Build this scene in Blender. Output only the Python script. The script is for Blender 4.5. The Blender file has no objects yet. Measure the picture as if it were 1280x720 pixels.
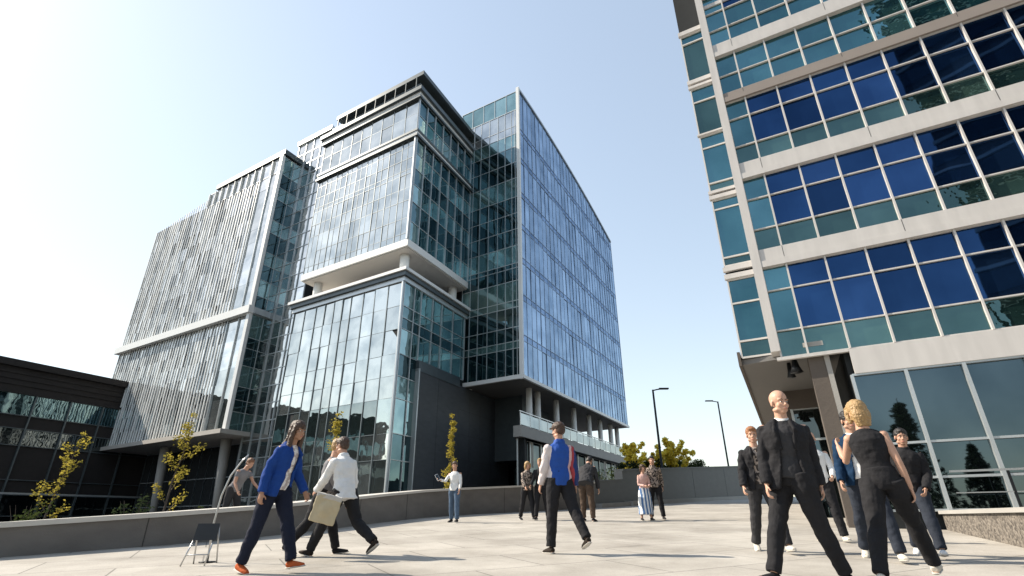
import bpy, bmesh, math, random
import numpy as np
from mathutils import Vector, Matrix, noise
R = math.radians
random.seed(11)
scene = bpy.context.scene
COL = scene.collection

# ------------------------------------------------------------------ materials
def new_mat(name):
    m = bpy.data.materials.new(name); m.use_nodes = True
    nt = m.node_tree; nt.nodes.clear()
    out = nt.nodes.new('ShaderNodeOutputMaterial')
    return m, nt, out

def nd(nt, t, **kw):
    n = nt.nodes.new(t)
    for k, v in kw.items():
        if k.startswith('i_'):
            key = k[2:]
            n.inputs[int(key) if key.isdigit() else key.replace('_', ' ')].default_value = v
        else: setattr(n, k, v)
    return n

def mat_plain(name, col, rough=.7, var=.25, scale=3., bump=.0, bscale=30., metal=0., spec=.4, streak=None):
    m, nt, out = new_mat(name)
    b = nd(nt, 'ShaderNodeBsdfPrincipled', i_Roughness=rough, i_Metallic=metal)
    b.inputs['Specular IOR Level'].default_value = spec
    tc = nd(nt, 'ShaderNodeTexCoord')
    n1 = nd(nt, 'ShaderNodeTexNoise', i_Scale=scale, i_Detail=6.)
    src = tc.outputs['Object']
    if streak:
        mp = nd(nt, 'ShaderNodeMapping'); mp.inputs['Scale'].default_value = streak
        nt.links.new(src, mp.inputs[0]); src = mp.outputs[0]
    nt.links.new(src, n1.inputs['Vector'])
    mx = nd(nt, 'ShaderNodeMixRGB')
    mx.inputs[1].default_value = (*[c*(1-var) for c in col], 1)
    mx.inputs[2].default_value = (*[min(1, c*(1+var)) for c in col], 1)
    nt.links.new(n1.outputs[0], mx.inputs[0]); nt.links.new(mx.outputs[0], b.inputs['Base Color'])
    if bump:
        n2 = nd(nt, 'ShaderNodeTexNoise', i_Scale=bscale, i_Detail=4.)
        nt.links.new(tc.outputs['Object'], n2.inputs['Vector'])
        bp = nd(nt, 'ShaderNodeBump', i_Strength=bump, i_Distance=.02)
        nt.links.new(n2.outputs[0], bp.inputs['Height']); nt.links.new(bp.outputs[0], b.inputs['Normal'])
    nt.links.new(b.outputs[0], out.inputs[0])
    return m

def mat_glass(name, tint, refl, base, base2, rough=.02, wob=.012, wscale=.6, var=.35, fres=.5):
    """coated facade glass: dark room behind + tinted mirror coat, each pane a little different (rnd)"""
    m, nt, out = new_mat(name)
    at = nd(nt, 'ShaderNodeAttribute', attribute_name='rnd')
    d = nd(nt, 'ShaderNodeBsdfDiffuse')
    cr = nd(nt, 'ShaderNodeValToRGB')
    cr.color_ramp.elements[0].position = .55; cr.color_ramp.elements[0].color = (*base, 1)
    cr.color_ramp.elements[1].position = .95; cr.color_ramp.elements[1].color = (*base2, 1)
    nt.links.new(at.outputs['Fac'], cr.inputs[0])
    tc = nd(nt, 'ShaderNodeTexCoord')
    nr = nd(nt, 'ShaderNodeTexNoise', i_Scale=.9, i_Detail=5.)
    nt.links.new(tc.outputs['Object'], nr.inputs['Vector'])
    ml = nd(nt, 'ShaderNodeMixRGB', blend_type='MULTIPLY'); ml.inputs[0].default_value = .7
    nt.links.new(cr.outputs[0], ml.inputs[1]); nt.links.new(nr.outputs[0], ml.inputs[2])
    nt.links.new(ml.outputs[0], d.inputs['Color'])
    g = nd(nt, 'ShaderNodeBsdfAnisotropic', i_Roughness=rough)
    hv = nd(nt, 'ShaderNodeMixRGB')
    hv.inputs[1].default_value = (*[c*(1-var) for c in tint], 1)
    hv.inputs[2].default_value = (*[min(1, c*(1+var*.4)) for c in tint], 1)
    nt.links.new(at.outputs['Fac'], hv.inputs[0])
    nv = nd(nt, 'ShaderNodeTexNoise', i_Scale=.55, i_Detail=4.); nt.links.new(tc.outputs['Object'], nv.inputs['Vector'])
    rv = nd(nt, 'ShaderNodeValToRGB'); rv.color_ramp.elements[0].position = .3; rv.color_ramp.elements[0].color = (.62, .66, .70, 1); rv.color_ramp.elements[1].position = .6
    nt.links.new(nv.outputs[0], rv.inputs[0])
    mv = nd(nt, 'ShaderNodeMixRGB', blend_type='MULTIPLY'); mv.inputs[0].default_value = 1.
    nt.links.new(hv.outputs[0], mv.inputs[1]); nt.links.new(rv.outputs[0], mv.inputs[2]); nt.links.new(mv.outputs[0], g.inputs['Color'])
    nz = nd(nt, 'ShaderNodeTexNoise', i_Scale=wscale, i_Detail=2.)
    nt.links.new(tc.outputs['Object'], nz.inputs['Vector'])
    bp = nd(nt, 'ShaderNodeBump', i_Strength=1., i_Distance=wob)
    nt.links.new(nz.outputs[0], bp.inputs['Height']); nt.links.new(bp.outputs[0], g.inputs['Normal'])
    fr = nd(nt, 'ShaderNodeLayerWeight', i_Blend=fres)
    mr = nd(nt, 'ShaderNodeMapRange'); mr.inputs[3].default_value = refl; mr.inputs[4].default_value = min(1., refl+.45)
    nt.links.new(fr.outputs['Fresnel'], mr.inputs[0])
    mx = nd(nt, 'ShaderNodeMixShader')
    nt.links.new(mr.outputs[0], mx.inputs[0]); nt.links.new(d.outputs[0], mx.inputs[1]); nt.links.new(g.outputs[0], mx.inputs[2])
    nt.links.new(mx.outputs[0], out.inputs[0])
    return m

def mat_paving():
    m, nt, out = new_mat('plaza_paving')
    b = nd(nt, 'ShaderNodeBsdfPrincipled', i_Roughness=.75)
    b.inputs['Specular IOR Level'].default_value = .25
    tc = nd(nt, 'ShaderNodeTexCoord')
    mp = nd(nt, 'ShaderNodeMapping'); mp.inputs['Rotation'].default_value = (0, 0, R(-28))
    nt.links.new(tc.outputs['Object'], mp.inputs[0])
    br = nd(nt, 'ShaderNodeTexBrick', offset=.5)
    br.inputs['Color1'].default_value = (.42, .395, .355, 1); br.inputs['Color2'].default_value = (.475, .45, .405, 1)
    br.inputs['Mortar'].default_value = (.22, .21, .19, 1)
    br.inputs['Scale'].default_value = 1.; br.inputs['Mortar Size'].default_value = .011
    br.inputs['Brick Width'].default_value = 1.8; br.inputs['Row Height'].default_value = 1.2
    nt.links.new(mp.outputs[0], br.inputs['Vector'])
    n1 = nd(nt, 'ShaderNodeTexNoise', i_Scale=.7, i_Detail=8., i_Roughness=.65)
    n2 = nd(nt, 'ShaderNodeTexNoise', i_Scale=60., i_Detail=3.)
    for n in (n1, n2): nt.links.new(tc.outputs['Object'], n.inputs['Vector'])
    r1 = nd(nt, 'ShaderNodeValToRGB')
    r1.color_ramp.elements[0].position = .3; r1.color_ramp.elements[0].color = (.60, .59, .575, 1)
    r1.color_ramp.elements[1].position = .62; r1.color_ramp.elements[1].color = (1, 1, 1, 1)
    nt.links.new(n1.outputs[0], r1.inputs[0])
    m1 = nd(nt, 'ShaderNodeMixRGB', blend_type='MULTIPLY'); m1.inputs[0].default_value = 1.
    nt.links.new(br.outputs[0], m1.inputs[1]); nt.links.new(r1.outputs[0], m1.inputs[2])
    r2 = nd(nt, 'ShaderNodeValToRGB')
    r2.color_ramp.elements[0].position = .35; r2.color_ramp.elements[0].color = (.82, .82, .82, 1)
    r2.color_ramp.elements[1].position = .6
    nt.links.new(n2.outputs[0], r2.inputs[0])
    m2 = nd(nt, 'ShaderNodeMixRGB', blend_type='MULTIPLY'); m2.inputs[0].default_value = .8
    nt.links.new(m1.outputs[0], m2.inputs[1]); nt.links.new(r2.outputs[0], m2.inputs[2])
    nt.links.new(m2.outputs[0], b.inputs['Base Color'])
    bp = nd(nt, 'ShaderNodeBump', i_Strength=.25, i_Distance=.01)
    nt.links.new(n2.outputs[0], bp.inputs['Height']); nt.links.new(bp.outputs[0], b.inputs['Normal'])
    nt.links.new(b.outputs[0], out.inputs[0])
    return m

def mat_pebble():
    m, nt, out = new_mat('exposed_pebble')
    b = nd(nt, 'ShaderNodeBsdfPrincipled', i_Roughness=.8)
    tc = nd(nt, 'ShaderNodeTexCoord')
    v = nd(nt, 'ShaderNodeTexVoronoi', i_Scale=22.)
    nt.links.new(tc.outputs['Object'], v.inputs['Vector'])
    r = nd(nt, 'ShaderNodeValToRGB')
    r.color_ramp.elements[0].color = (.055, .048, .042, 1); r.color_ramp.elements[1].color = (.22, .195, .165, 1)
    s = nd(nt, 'ShaderNodeSeparateColor'); nt.links.new(v.outputs['Color'], s.inputs[0])
    nt.links.new(s.outputs[0], r.inputs[0]); nt.links.new(r.outputs[0], b.inputs['Base Color'])
    bp = nd(nt, 'ShaderNodeBump', i_Strength=.8, i_Distance=.02, invert=True)
    nt.links.new(v.outputs['Distance'], bp.inputs['Height']); nt.links.new(bp.outputs[0], b.inputs['Normal'])
    nt.links.new(b.outputs[0], out.inputs[0])
    return m

def mat_cloth(name, col, col2=None, kind='plain', rough=.85, scale=1., bump=.35):
    """cloth: plain, stripes (vertical bands), print (small blotches)"""
    m, nt, out = new_mat(name)
    b = nd(nt, 'ShaderNodeBsdfPrincipled', i_Roughness=rough)
    b.inputs['Specular IOR Level'].default_value = .2
    tc = nd(nt, 'ShaderNodeTexCoord')
    mx = nd(nt, 'ShaderNodeMixRGB')
    c2 = col2 or tuple(c*.75 for c in col)
    mx.inputs[1].default_value = (*col, 1); mx.inputs[2].default_value = (*c2, 1)
    if kind == 'stripes':
        w = nd(nt, 'ShaderNodeTexWave', i_Scale=scale, i_Distortion=1.2, i_Detail=1.)
        w.bands_direction = 'X'
        nt.links.new(tc.outputs['Object'], w.inputs['Vector'])
        rr = nd(nt, 'ShaderNodeValToRGB'); rr.color_ramp.elements[0].position = .42; rr.color_ramp.elements[1].position = .55
        nt.links.new(w.outputs[0], rr.inputs[0]); nt.links.new(rr.outputs[0], mx.inputs[0])
    elif kind == 'print':
        w = nd(nt, 'ShaderNodeTexNoise', i_Scale=scale, i_Detail=2.)
        nt.links.new(tc.outputs['Object'], w.inputs['Vector'])
        rr = nd(nt, 'ShaderNodeValToRGB'); rr.color_ramp.elements[0].position = .46; rr.color_ramp.elements[1].position = .54
        nt.links.new(w.outputs[0], rr.inputs[0]); nt.links.new(rr.outputs[0], mx.inputs[0])
    else:
        w = nd(nt, 'ShaderNodeTexNoise', i_Scale=7., i_Detail=3.)
        nt.links.new(tc.outputs['Object'], w.inputs['Vector']); nt.links.new(w.outputs[0], mx.inputs[0])
    nt.links.new(mx.outputs[0], b.inputs['Base Color'])
    nb = nd(nt, 'ShaderNodeTexNoise', i_Scale=26., i_Detail=4.); nt.links.new(tc.outputs['Object'], nb.inputs['Vector'])
    bp = nd(nt, 'ShaderNodeBump', i_Strength=bump, i_Distance=.02)
    nt.links.new(nb.outputs[0], bp.inputs['Height']); nt.links.new(bp.outputs[0], b.inputs['Normal'])
    nt.links.new(b.outputs[0], out.inputs[0])
    return m

def mat_leaf(name, a, b_, scale=1.5):
    m, nt, out = new_mat(name)
    at = nd(nt, 'ShaderNodeAttribute', attribute_name='rnd')
    mx = nd(nt, 'ShaderNodeMixRGB'); mx.inputs[1].default_value = (*a, 1); mx.inputs[2].default_value = (*b_, 1)
    nt.links.new(at.outputs['Fac'], mx.inputs[0])
    d = nd(nt, 'ShaderNodeBsdfDiffuse'); t = nd(nt, 'ShaderNodeBsdfTranslucent')
    nt.links.new(mx.outputs[0], d.inputs[0]); nt.links.new(mx.outputs[0], t.inputs[0])
    s = nd(nt, 'ShaderNodeMixShader'); s.inputs[0].default_value = .35
    nt.links.new(d.outputs[0], s.inputs[1]); nt.links.new(t.outputs[0], s.inputs[2]); nt.links.new(s.outputs[0], out.inputs[0])
    return m

M = {}
M['paving'] = mat_paving()
M['pebble'] = mat_pebble()
M['asphalt'] = mat_plain('asphalt', (.06, .06, .062), .9, .3, .5, .3, 40)
M['wall_stone'] = mat_plain('wall_stone', (.16, .15, .14), .8, .32, 1.6, .3, 40, streak=(1, 1, 2.5))
M['cap_stone'] = mat_plain('cap_stone', (.55, .53, .49), .7, .12, 3, .15, 60)
M['slate'] = mat_plain('slate_wall', (.058, .066, .074), .55, .3, 1.2, .2, 20, streak=(1, 1, 3))
M['joint'] = mat_plain('joint_dark', (.06, .058, .055), .9, .2)
M['body'] = mat_plain('dark_interior', (.015, .018, .02), .9, .3)
M['white'] = mat_plain('white_metal', (.74, .75, .74), .4, .06, 1.0, spec=.5, streak=(1, 1, .3))
M['band_white'] = mat_plain('painted_band', (.55, .53, .51), .45, .16, 2.2, spec=.4, streak=(2.5, 2.5, .35))
M['alu'] = mat_plain('aluminium', (.50, .53, .54), .35, .1, 2., metal=.55)
M['blue_alu'] = mat_plain('blue_grey_aluminium', (.28, .37, .50), .5, .1, 2., metal=.2)
M['alu_mid'] = mat_plain('grey_aluminium', (.22, .25, .26), .35, .1, 2., metal=.5)
M['alu_dark'] = mat_plain('dark_aluminium', (.09, .11, .12), .4, .2, 2., metal=.4)
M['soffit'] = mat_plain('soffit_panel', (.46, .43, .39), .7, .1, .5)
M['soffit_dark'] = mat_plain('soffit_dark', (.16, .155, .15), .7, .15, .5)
M['concrete'] = mat_plain('concrete', (.34, .33, .31), .8, .15, 1.2, .2, 25)
M['brownstone'] = mat_plain('brown_concrete', (.105, .088, .075), .8, .3, 1.0, .3, 12)
M['bronze'] = mat_plain('brown_panel', (.27, .235, .21), .6, .12, 1.)
M['brick_dark'] = mat_plain('dark_brown_cladding', (.020, .0175, .017), .85, .3, 2., .3, 10)
M['column'] = mat_plain('painted_column', (.78, .78, .75), .55, .08, 1.)
M['lamp_metal'] = mat_plain('lamp_metal', (.02, .022, .025), .45, .2, 4., metal=.6)
M['steel'] = mat_plain('brushed_steel', (.5, .5, .5), .3, .1, 8., metal=.9)
M['board'] = mat_plain('black_board', (.03, .032, .034), .5, .25, 5.)
M['paper'] = mat_plain('tan_paper', (.50, .43, .29), .8, .12, 8.)
M['bark'] = mat_plain('bark', (.09, .07, .055), .9, .35, 9., .5, 30)
# glass: tint, mirror share, room colour, lit-room/blind colour
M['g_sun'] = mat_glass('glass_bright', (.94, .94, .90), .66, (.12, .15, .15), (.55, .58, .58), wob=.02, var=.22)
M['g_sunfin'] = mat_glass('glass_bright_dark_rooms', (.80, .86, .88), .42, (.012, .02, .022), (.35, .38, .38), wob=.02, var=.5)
M['g_dark'] = mat_glass('glass_black', (.45, .52, .54), .18, (.006, .008, .009), (.03, .035, .035), wob=.02, var=.5)
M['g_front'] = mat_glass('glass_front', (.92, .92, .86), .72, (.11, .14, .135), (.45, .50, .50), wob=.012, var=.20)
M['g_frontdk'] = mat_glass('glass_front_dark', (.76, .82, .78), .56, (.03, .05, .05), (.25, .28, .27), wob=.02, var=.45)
M['g_slit'] = mat_glass('glass_dark_slit', (.50, .56, .58), .32, (.02, .025, .027), (.1, .11, .11), wob=.01, var=.4)
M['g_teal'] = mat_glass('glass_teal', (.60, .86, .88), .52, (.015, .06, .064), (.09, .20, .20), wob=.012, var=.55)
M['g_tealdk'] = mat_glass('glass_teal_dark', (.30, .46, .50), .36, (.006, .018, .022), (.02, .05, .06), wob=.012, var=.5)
M['g_spandrel'] = mat_glass('glass_spandrel', (.60, .82, .82), .42, (.08, .17, .17), (.18, .30, .29), rough=.08, wob=.03, var=.4)
M['g_blue'] = mat_glass('glass_sky_blue', (.52, .67, .86), .58, (.20, .31, .48), (.32, .43, .58), wob=.03, wscale=.35, var=.25)
M['g_blue2'] = mat_glass('glass_sky_blue_band', (.40, .54, .76), .55, (.05, .11, .22), (.12, .2, .34), wob=.012, var=.25)
M['g_cobalt'] = mat_glass('glass_cobalt', (.062, .155, .37), .42, (.003, .010, .032), (.01, .03, .08), wob=.002, var=.45, fres=.3)
M['g_cobalt2'] = mat_glass('glass_mid_blue', (.085, .195, .46), .45, (.006, .02, .06), (.02, .06, .14), wob=.01, var=.3, fres=.3)
M['g_dteal'] = mat_glass('glass_green_teal', (.22, .46, .54), .42, (.012, .05, .055), (.05, .13, .13), wob=.006, wscale=2.5, var=.45)
M['g_dspan'] = mat_glass('glass_green_spandrel', (.30, .50, .50), .28, (.016, .04, .038), (.05, .10, .085), wob=.006, wscale=3., var=.4)
M['g_shop'] = mat_glass('glass_ground_floor', (.24, .33, .38), .34, (.004, .006, .007), (.01, .014, .014), wob=.006, wscale=.5, var=.1)
M['g_rail'] = mat_glass('glass_rail', (.75, .8, .8), .35, (.25, .3, .3), (.4, .45, .45), var=.3)
M['leaf_y'] = mat_leaf('leaf_yellow', (.20, .185, .04), (.62, .50, .09))
M['leaf_y2'] = mat_leaf('leaf_bright_yellow', (.75, .60, .06), (.95, .82, .18))
M['leaf_g'] = mat_leaf('leaf_green', (.03, .05, .018), (.09, .11, .035))
M['leaf_d'] = mat_leaf('leaf_dark', (.018, .03, .018), (.05, .07, .03))
# people
M['skin'] = mat_plain('skin', (.46, .265, .185), .5, .10, 9., .08, 60, spec=.35)
M['skin_pale'] = mat_plain('skin_pale', (.52, .31, .22), .5, .10, 9., .08, 60, spec=.35)
M['skin_dark'] = mat_plain('skin_tan', (.36, .20, .13), .5, .12, 9., .08, 60, spec=.35)
M['lips'] = mat_plain('lips', (.42, .14, .12), .45, .1)
M['eye'] = mat_plain('eye', (.03, .02, .018), .15, .1)
M['eyewhite'] = mat_plain('eyewhite', (.6, .58, .55), .2, .05)
for n, c in dict(hair_brown=(.055, .028, .016), hair_auburn=(.16, .07, .03), hair_blond=(.36, .23, .10), hair_dark=(.016, .013, .012),
                 hair_ginger=(.28, .12, .05)).items():
    M[n] = mat_plain(n, c, .45, .45, 30., .8, 50, spec=.5, streak=(3, 3, .4))
C_ = dict(black=((.012, .012, .014), (.022, .022, .025)), charcoal=((.045, .045, .05), (.028, .028, .03)), navy=((.008, .011, .024), (.014, .018, .036)),
          blue=((.012, .058, .27), (.008, .035, .17)), white=((.78, .78, .77), (.62, .63, .64)), grey=((.22, .22, .24), (.15, .15, .16)),
          jeans=((.10, .15, .22), (.05, .08, .13)), darkjeans=((.03, .04, .06), (.05, .065, .09)), teal=((.006, .032, .075), (.004, .018, .05)),
          brown=((.10, .07, .05), (.05, .035, .028)), pink=((.62, .42, .37), (.5, .3, .27)), leather=((.035, .026, .02), (.02, .016, .013)),
          orange=((.55, .12, .03), (.35, .07, .02)), red=((.45, .07, .06), (.3, .05, .05)), cream=((.7, .66, .58), (.55, .5, .43)))
for n, (a, b_) in C_.items(): M['c_'+n] = mat_cloth('cloth_'+n, a, b_)
M['c_stripes'] = mat_cloth('cloth_blue_white_stripes', (.68, .70, .72), (.08, .16, .32), 'stripes', scale=3.4)
M['c_print'] = mat_cloth('cloth_printed', (.035, .03, .028), (.34, .28, .24), 'print', scale=24.)
M['c_whiteprint'] = mat_cloth('cloth_white_printed', (.74, .72, .70), (.42, .36, .34), 'print', scale=20.)

# ------------------------------------------------------------------ object helpers
def link(name, me, mats, parent=None, smooth=False):
    o = bpy.data.objects.new(name, me); COL.objects.link(o)
    for m in mats:
        me.materials.append(M[m] if isinstance(m, str) else m)
    if parent is not None: o.parent = parent
    if smooth:
        for p in me.polygons: p.use_smooth = True
    return o

def thing(name, label, cat, loc=(0, 0, 0), rz=0, group=None):
    o = bpy.data.objects.new(name, None); COL.objects.link(o)
    o.empty_display_size = .2
    o.location = loc; o.rotation_euler = (0, 0, rz)
    o['label'] = label; o['category'] = cat
    if group: o['group'] = group
    return o

def tag(o, label, cat, group=None):
    o['label'] = label; o['category'] = cat
    if group: o['group'] = group
    return o

class MB:
    """collects polygons with a material slot and a random value each; builds one mesh"""
    def __init__(s): s.v = []; s.f = []; s.m = []; s.r = []
    def poly(s, pts, m=0, r=None):
        b = len(s.v); s.v += [tuple(p) for p in pts]; s.f.append(tuple(range(b, b+len(pts))))
        s.m.append(m); s.r.append(random.random() if r is None else r); return s
    def mesh(s, verts, faces, m=0, r=0.):
        b = len(s.v); s.v += [tuple(p) for p in verts]
        for f in faces: s.f.append(tuple(i+b for i in f)); s.m.append(m); s.r.append(r)
        return s
    def obox(s, O, u, n, a0, a1, d0, d1, z0, z1, m=0, r=0.):
        """box along horizontal u from a0..a1, along normal n from d0..d1, z0..z1"""
        P = lambda a, d, z: (O[0]+u[0]*a+n[0]*d, O[1]+u[1]*a+n[1]*d, z)
        vs = [P(a0, d0, z0), P(a1, d0, z0), P(a1, d1, z0), P(a0, d1, z0), P(a0, d0, z1), P(a1, d0, z1), P(a1, d1, z1), P(a0, d1, z1)]
        return s.mesh(vs, [(0, 3, 2, 1), (4, 5, 6, 7), (0, 1, 5, 4), (1, 2, 6, 5), (2, 3, 7, 6), (3, 0, 4, 7)], m, r)
    def box(s, x0, x1, y0, y1, z0, z1, m=0, r=0.): return s.obox((0, 0), (1, 0), (0, 1), x0, x1, y0, y1, z0, z1, m, r)
    def prism(s, pts, z0, z1, m=0, r=0.):
        n = len(pts); f0 = (lambda p: z0(p)) if callable(z0) else (lambda p: z0); f1 = (lambda p: z1(p)) if callable(z1) else (lambda p: z1)
        vs = [(p[0], p[1], f0(p)) for p in pts]+[(p[0], p[1], f1(p)) for p in pts]
        fs = [tuple(range(n-1, -1, -1)), tuple(range(n, 2*n))]+[(i, (i+1) % n, n+(i+1) % n, n+i) for i in range(n)]
        return s.mesh(vs, fs, m, r)
    def tube(s, pts, rad, seg=10, m=0, caps=True, squash=1., ref=None, r=0.):
        pts = [Vector(p) for p in pts]
        if not isinstance(rad, (list, tuple)): rad = [rad]*len(pts)
        rings = []
        for i, p in enumerate(pts):
            t = (pts[min(i+1, len(pts)-1)]-pts[max(i-1, 0)]).normalized()
            rf = Vector(ref) if ref is not None else (Vector((0, 1, 0)) if abs(t.y) < .9 else Vector((1, 0, 0)))
            a = (rf - t*rf.dot(t)).normalized(); b = t.cross(a)
            ra = rad[i]; rx, ry = ra if isinstance(ra, (list, tuple)) else (ra*squash, ra)
            rings.append([p+b*math.cos(2*math.pi*k/seg)*rx+a*math.sin(2*math.pi*k/seg)*ry for k in range(seg)])
        vs = [q for g in rings for q in g]; fs = []
        for i in range(len(pts)-1):
            for k in range(seg):
                k2 = (k+1) % seg
                fs.append((i*seg+k, i*seg+k2, (i+1)*seg+k2, (i+1)*seg+k))
        if caps: fs += [tuple(range(seg-1, -1, -1)), tuple(range((len(pts)-1)*seg, len(pts)*seg))]
        return s.mesh(vs, fs, m, r)
    def ell(s, c, rx, ry, rz, rot=None, seg=20, rings=12, m=0, zmin=-1.):
        vs = []; fs = []
        rot = rot or Matrix.Identity(3)
        c = Vector(c)
        for i in range(1, rings):
            th = math.pi*i/rings
            for k in range(seg):
                ph = 2*math.pi*k/seg
                vs.append(c+rot@Vector((rx*math.sin(th)*math.cos(ph), ry*math.sin(th)*math.sin(ph), rz*max(zmin, math.cos(th)))))
        vs.append(c+rot@Vector((0, 0, rz))); vs.append(c+rot@Vector((0, 0, rz*max(zmin, -1))))
        T = len(vs)-2
        for i in range(rings-2):
            for k in range(seg):
                k2 = (k+1) % seg; fs.append((i*seg+k, (i+1)*seg+k, (i+1)*seg+k2, i*seg+k2))
        for k in range(seg):
            k2 = (k+1) % seg; fs.append((T, k, k2)); fs.append((T+1, (rings-2)*seg+k2, (rings-2)*seg+k))
        return s.mesh(vs, fs, m)
    def data(s, name='m'):
        me = bpy.data.meshes.new(name); me.from_pydata(s.v, [], s.f)
        me.polygons.foreach_set('material_index', s.m)
        at = me.attributes.new('rnd', 'FLOAT', 'FACE'); at.data.foreach_set('value', s.r)
        me.update(); return me
    def build(s, name, mats, parent=None, smooth=False):
        if not isinstance(mats, (list, tuple)): mats = [mats]
        return link(name, s.data(name), mats, parent, smooth)

def struct(o): o['kind'] = 'structure'; return o

def gz(y): return -.12+.046*y
def hv(deg): return (math.sin(R(deg)), math.cos(R(deg)))
UL = hv(-58.8)            # run of the sunlit fronts, away to the left
NL = (-math.cos(R(58.8)), -math.sin(R(58.8)))   # their outward normal
def nright(deg): return (math.cos(R(deg)), -math.sin(R(deg)))
def off(P, u, a, n=(0, 0), d=0): return (P[0]+u[0]*a+n[0]*d, P[1]+u[1]*a+n[1]*d)

WINS = {}
def finish_windows(root, maxw=100):
    mats, wins = WINS[root.name]
    wins.sort(key=lambda w: w[:2])
    for w in wins[:maxw]: w[2].build('window', mats, root)
    rest = wins[maxw:]
    if rest:
        mb = MB()
        for w in rest:
            b = len(mb.v); mb.v += w[2].v
            mb.f += [tuple(q+b for q in f) for f in w[2].f]; mb.m += w[2].m; mb.r += w[2].r
        o = mb.build('window', mats, root); o['kind'] = 'stuff'

def facade(root, O, u, n, us, storeys, rowmats, mull=(.06, .12, 'alu'), trans=(.05, .09, 'alu'), rec=.03, tilt=.004, rsel=None):
    """curtain wall on the vertical plane O,u,n. us: bay edges; storeys: row heights per storey; each bay of each storey is a window."""
    mats, wins = WINS.setdefault(root.name, ([], []))
    for rm in rowmats:
        for x in rm:
            if x not in mats: mats.append(x)
    for j, rows in enumerate(storeys):
        rm = rowmats[j % len(rowmats)]
        for i in range(len(us)-1):
            mb = MB()
            base = random.random()
            for k in range(len(rows)-1):
                a0, a1, z0, z1 = us[i], us[i+1], rows[k], rows[k+1]
                e = [random.uniform(-tilt, tilt)*(z1-z0) for _ in range(3)]
                ds = [rec+e[0], rec+e[1], rec+e[1]+e[2], rec+e[0]+e[2]]
                c = [(a0, z0), (a1, z0), (a1, z1), (a0, z1)]
                pts = [(O[0]+u[0]*a+n[0]*d, O[1]+u[1]*a+n[1]*d, z) for (a, z), d in zip(c, ds)]
                mt = rm[k % len(rm)]
                if rsel: mt = rsel(i, j, k, mt) or mt
                if mt not in mats: mats.append(mt)
                # orient outwards
                v1 = Vector(pts[1])-Vector(pts[0]); v2 = Vector(pts[3])-Vector(pts[0]); nn = v1.cross(v2)
                if nn.x*n[0]+nn.y*n[1] < 0: pts = pts[::-1]
                mb.poly(pts, mats.index(mt), (base*.6+random.random()*.4))
            cx = O[0]+u[0]*us[i]; cy = O[1]+u[1]*us[i]
            dist = math.hypot(cx, cy, rows[0])
            wins.append((-(us[i+1]-us[i])*(rows[-1]-rows[0])/dist**2, len(wins), mb))
    zlo = min(r_[0] for r_ in storeys); zhi = max(r_[-1] for r_ in storeys)
    if mull:
        w, d, mm = mull
        for a in us: MB().obox(O, u, n, a-w/2, a+w/2, 0, d, zlo, zhi).build('mullion', mm, root)
    if trans:
        w, d, mm = trans
        zs = sorted({z for rows in storeys for z in rows})
        for z in zs: MB().obox(O, u, n, us[0]+.005, us[-1]-.005, .002, d, z-w/2, z+w/2).build('transom', mm, root)

def frange(a, b, n): return [a+(b-a)*i/n for i in range(n+1)]
def chunk(zs, k): return [zs[i:i+k+1] for i in range(0, len(zs)-1, k)]

def outset(pts, d):
    """offset a convex polygon outwards by d"""
    n = len(pts); ar = sum(pts[i][0]*pts[(i+1) % n][1]-pts[(i+1) % n][0]*pts[i][1] for i in range(n))
    sg = 1 if ar > 0 else -1
    out = []
    for i in range(n):
        p0, p1, p2 = Vector(pts[i-1][:2]), Vector(pts[i][:2]), Vector(pts[(i+1) % n][:2])
        e1 = (p1-p0).normalized(); e2 = (p2-p1).normalized()
        n1 = Vector((e1.y, -e1.x))*sg; n2 = Vector((e2.y, -e2.x))*sg
        k = (n1+n2); k = k/(k.length_squared)*2
        out.append(tuple(p1+k*d))
    return out

# ================================================================== ground, street, plaza
g = MB(); S = 3000
g.poly([(-S, -S, -1.1), (S, -S, -1.1), (S, S, -1.1), (-S, S, -1.1)])
struct(g.build('ground', 'asphalt'))

WALL = [(-20, -8), (-13, 2.4), (-9.5, 5.9), (-7.26, 8.24), (-6.05, 9.9), (-5.13, 11.5), (-4.4, 14.), (-3.85, 16.7), (-3.1, 19.4), (-1.6, 21.9), (.42, 24.1), (2.7, 27.0), (4.21, 28.9)]
WALL2 = [(4.21, 28.9), (6.4, 32.4), (7.75, 34.55), (14.5, 44), (21.4, 53.5), (31, 66.5)]
plz = [(p[0]-.1, p[1]+.1) for p in WALL]+[(p[0]-.1, p[1]+.1) for p in WALL2[1:]]+[(60, 66.5), (60, -25), (-20, -25)]
struct(MB().prism(plz[::-1], -1.3, lambda p: gz(p[1])).build('plaza_pavement', 'paving'))

# distant hills on the horizon
for nm, ys, ph in (('hills', 900, 0.),):
    mb = MB(); prof = []
    for i in range(60):
        x = -300+i*40
        prof.append((x, 30+14*math.sin(x*.004+1)+8*math.sin(x*.013)+5*math.sin(x*.031)))
    vs = [(x, ys, -2) for x, h in prof]+[(x, ys+120, h) for x, h in prof]+[(x, ys+400, -2) for x, h in prof]
    N = len(prof)
    mb.mesh(vs, [(i, i+1, N+i+1, N+i) for i in range(N-1)]+[(N+i, N+i+1, 2*N+i+1, 2*N+i) for i in range(N-1)])
    struct(mb.build(nm, mat_plain('hill_green', (.06, .075, .06), .95, .3, .01), smooth=True))

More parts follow.
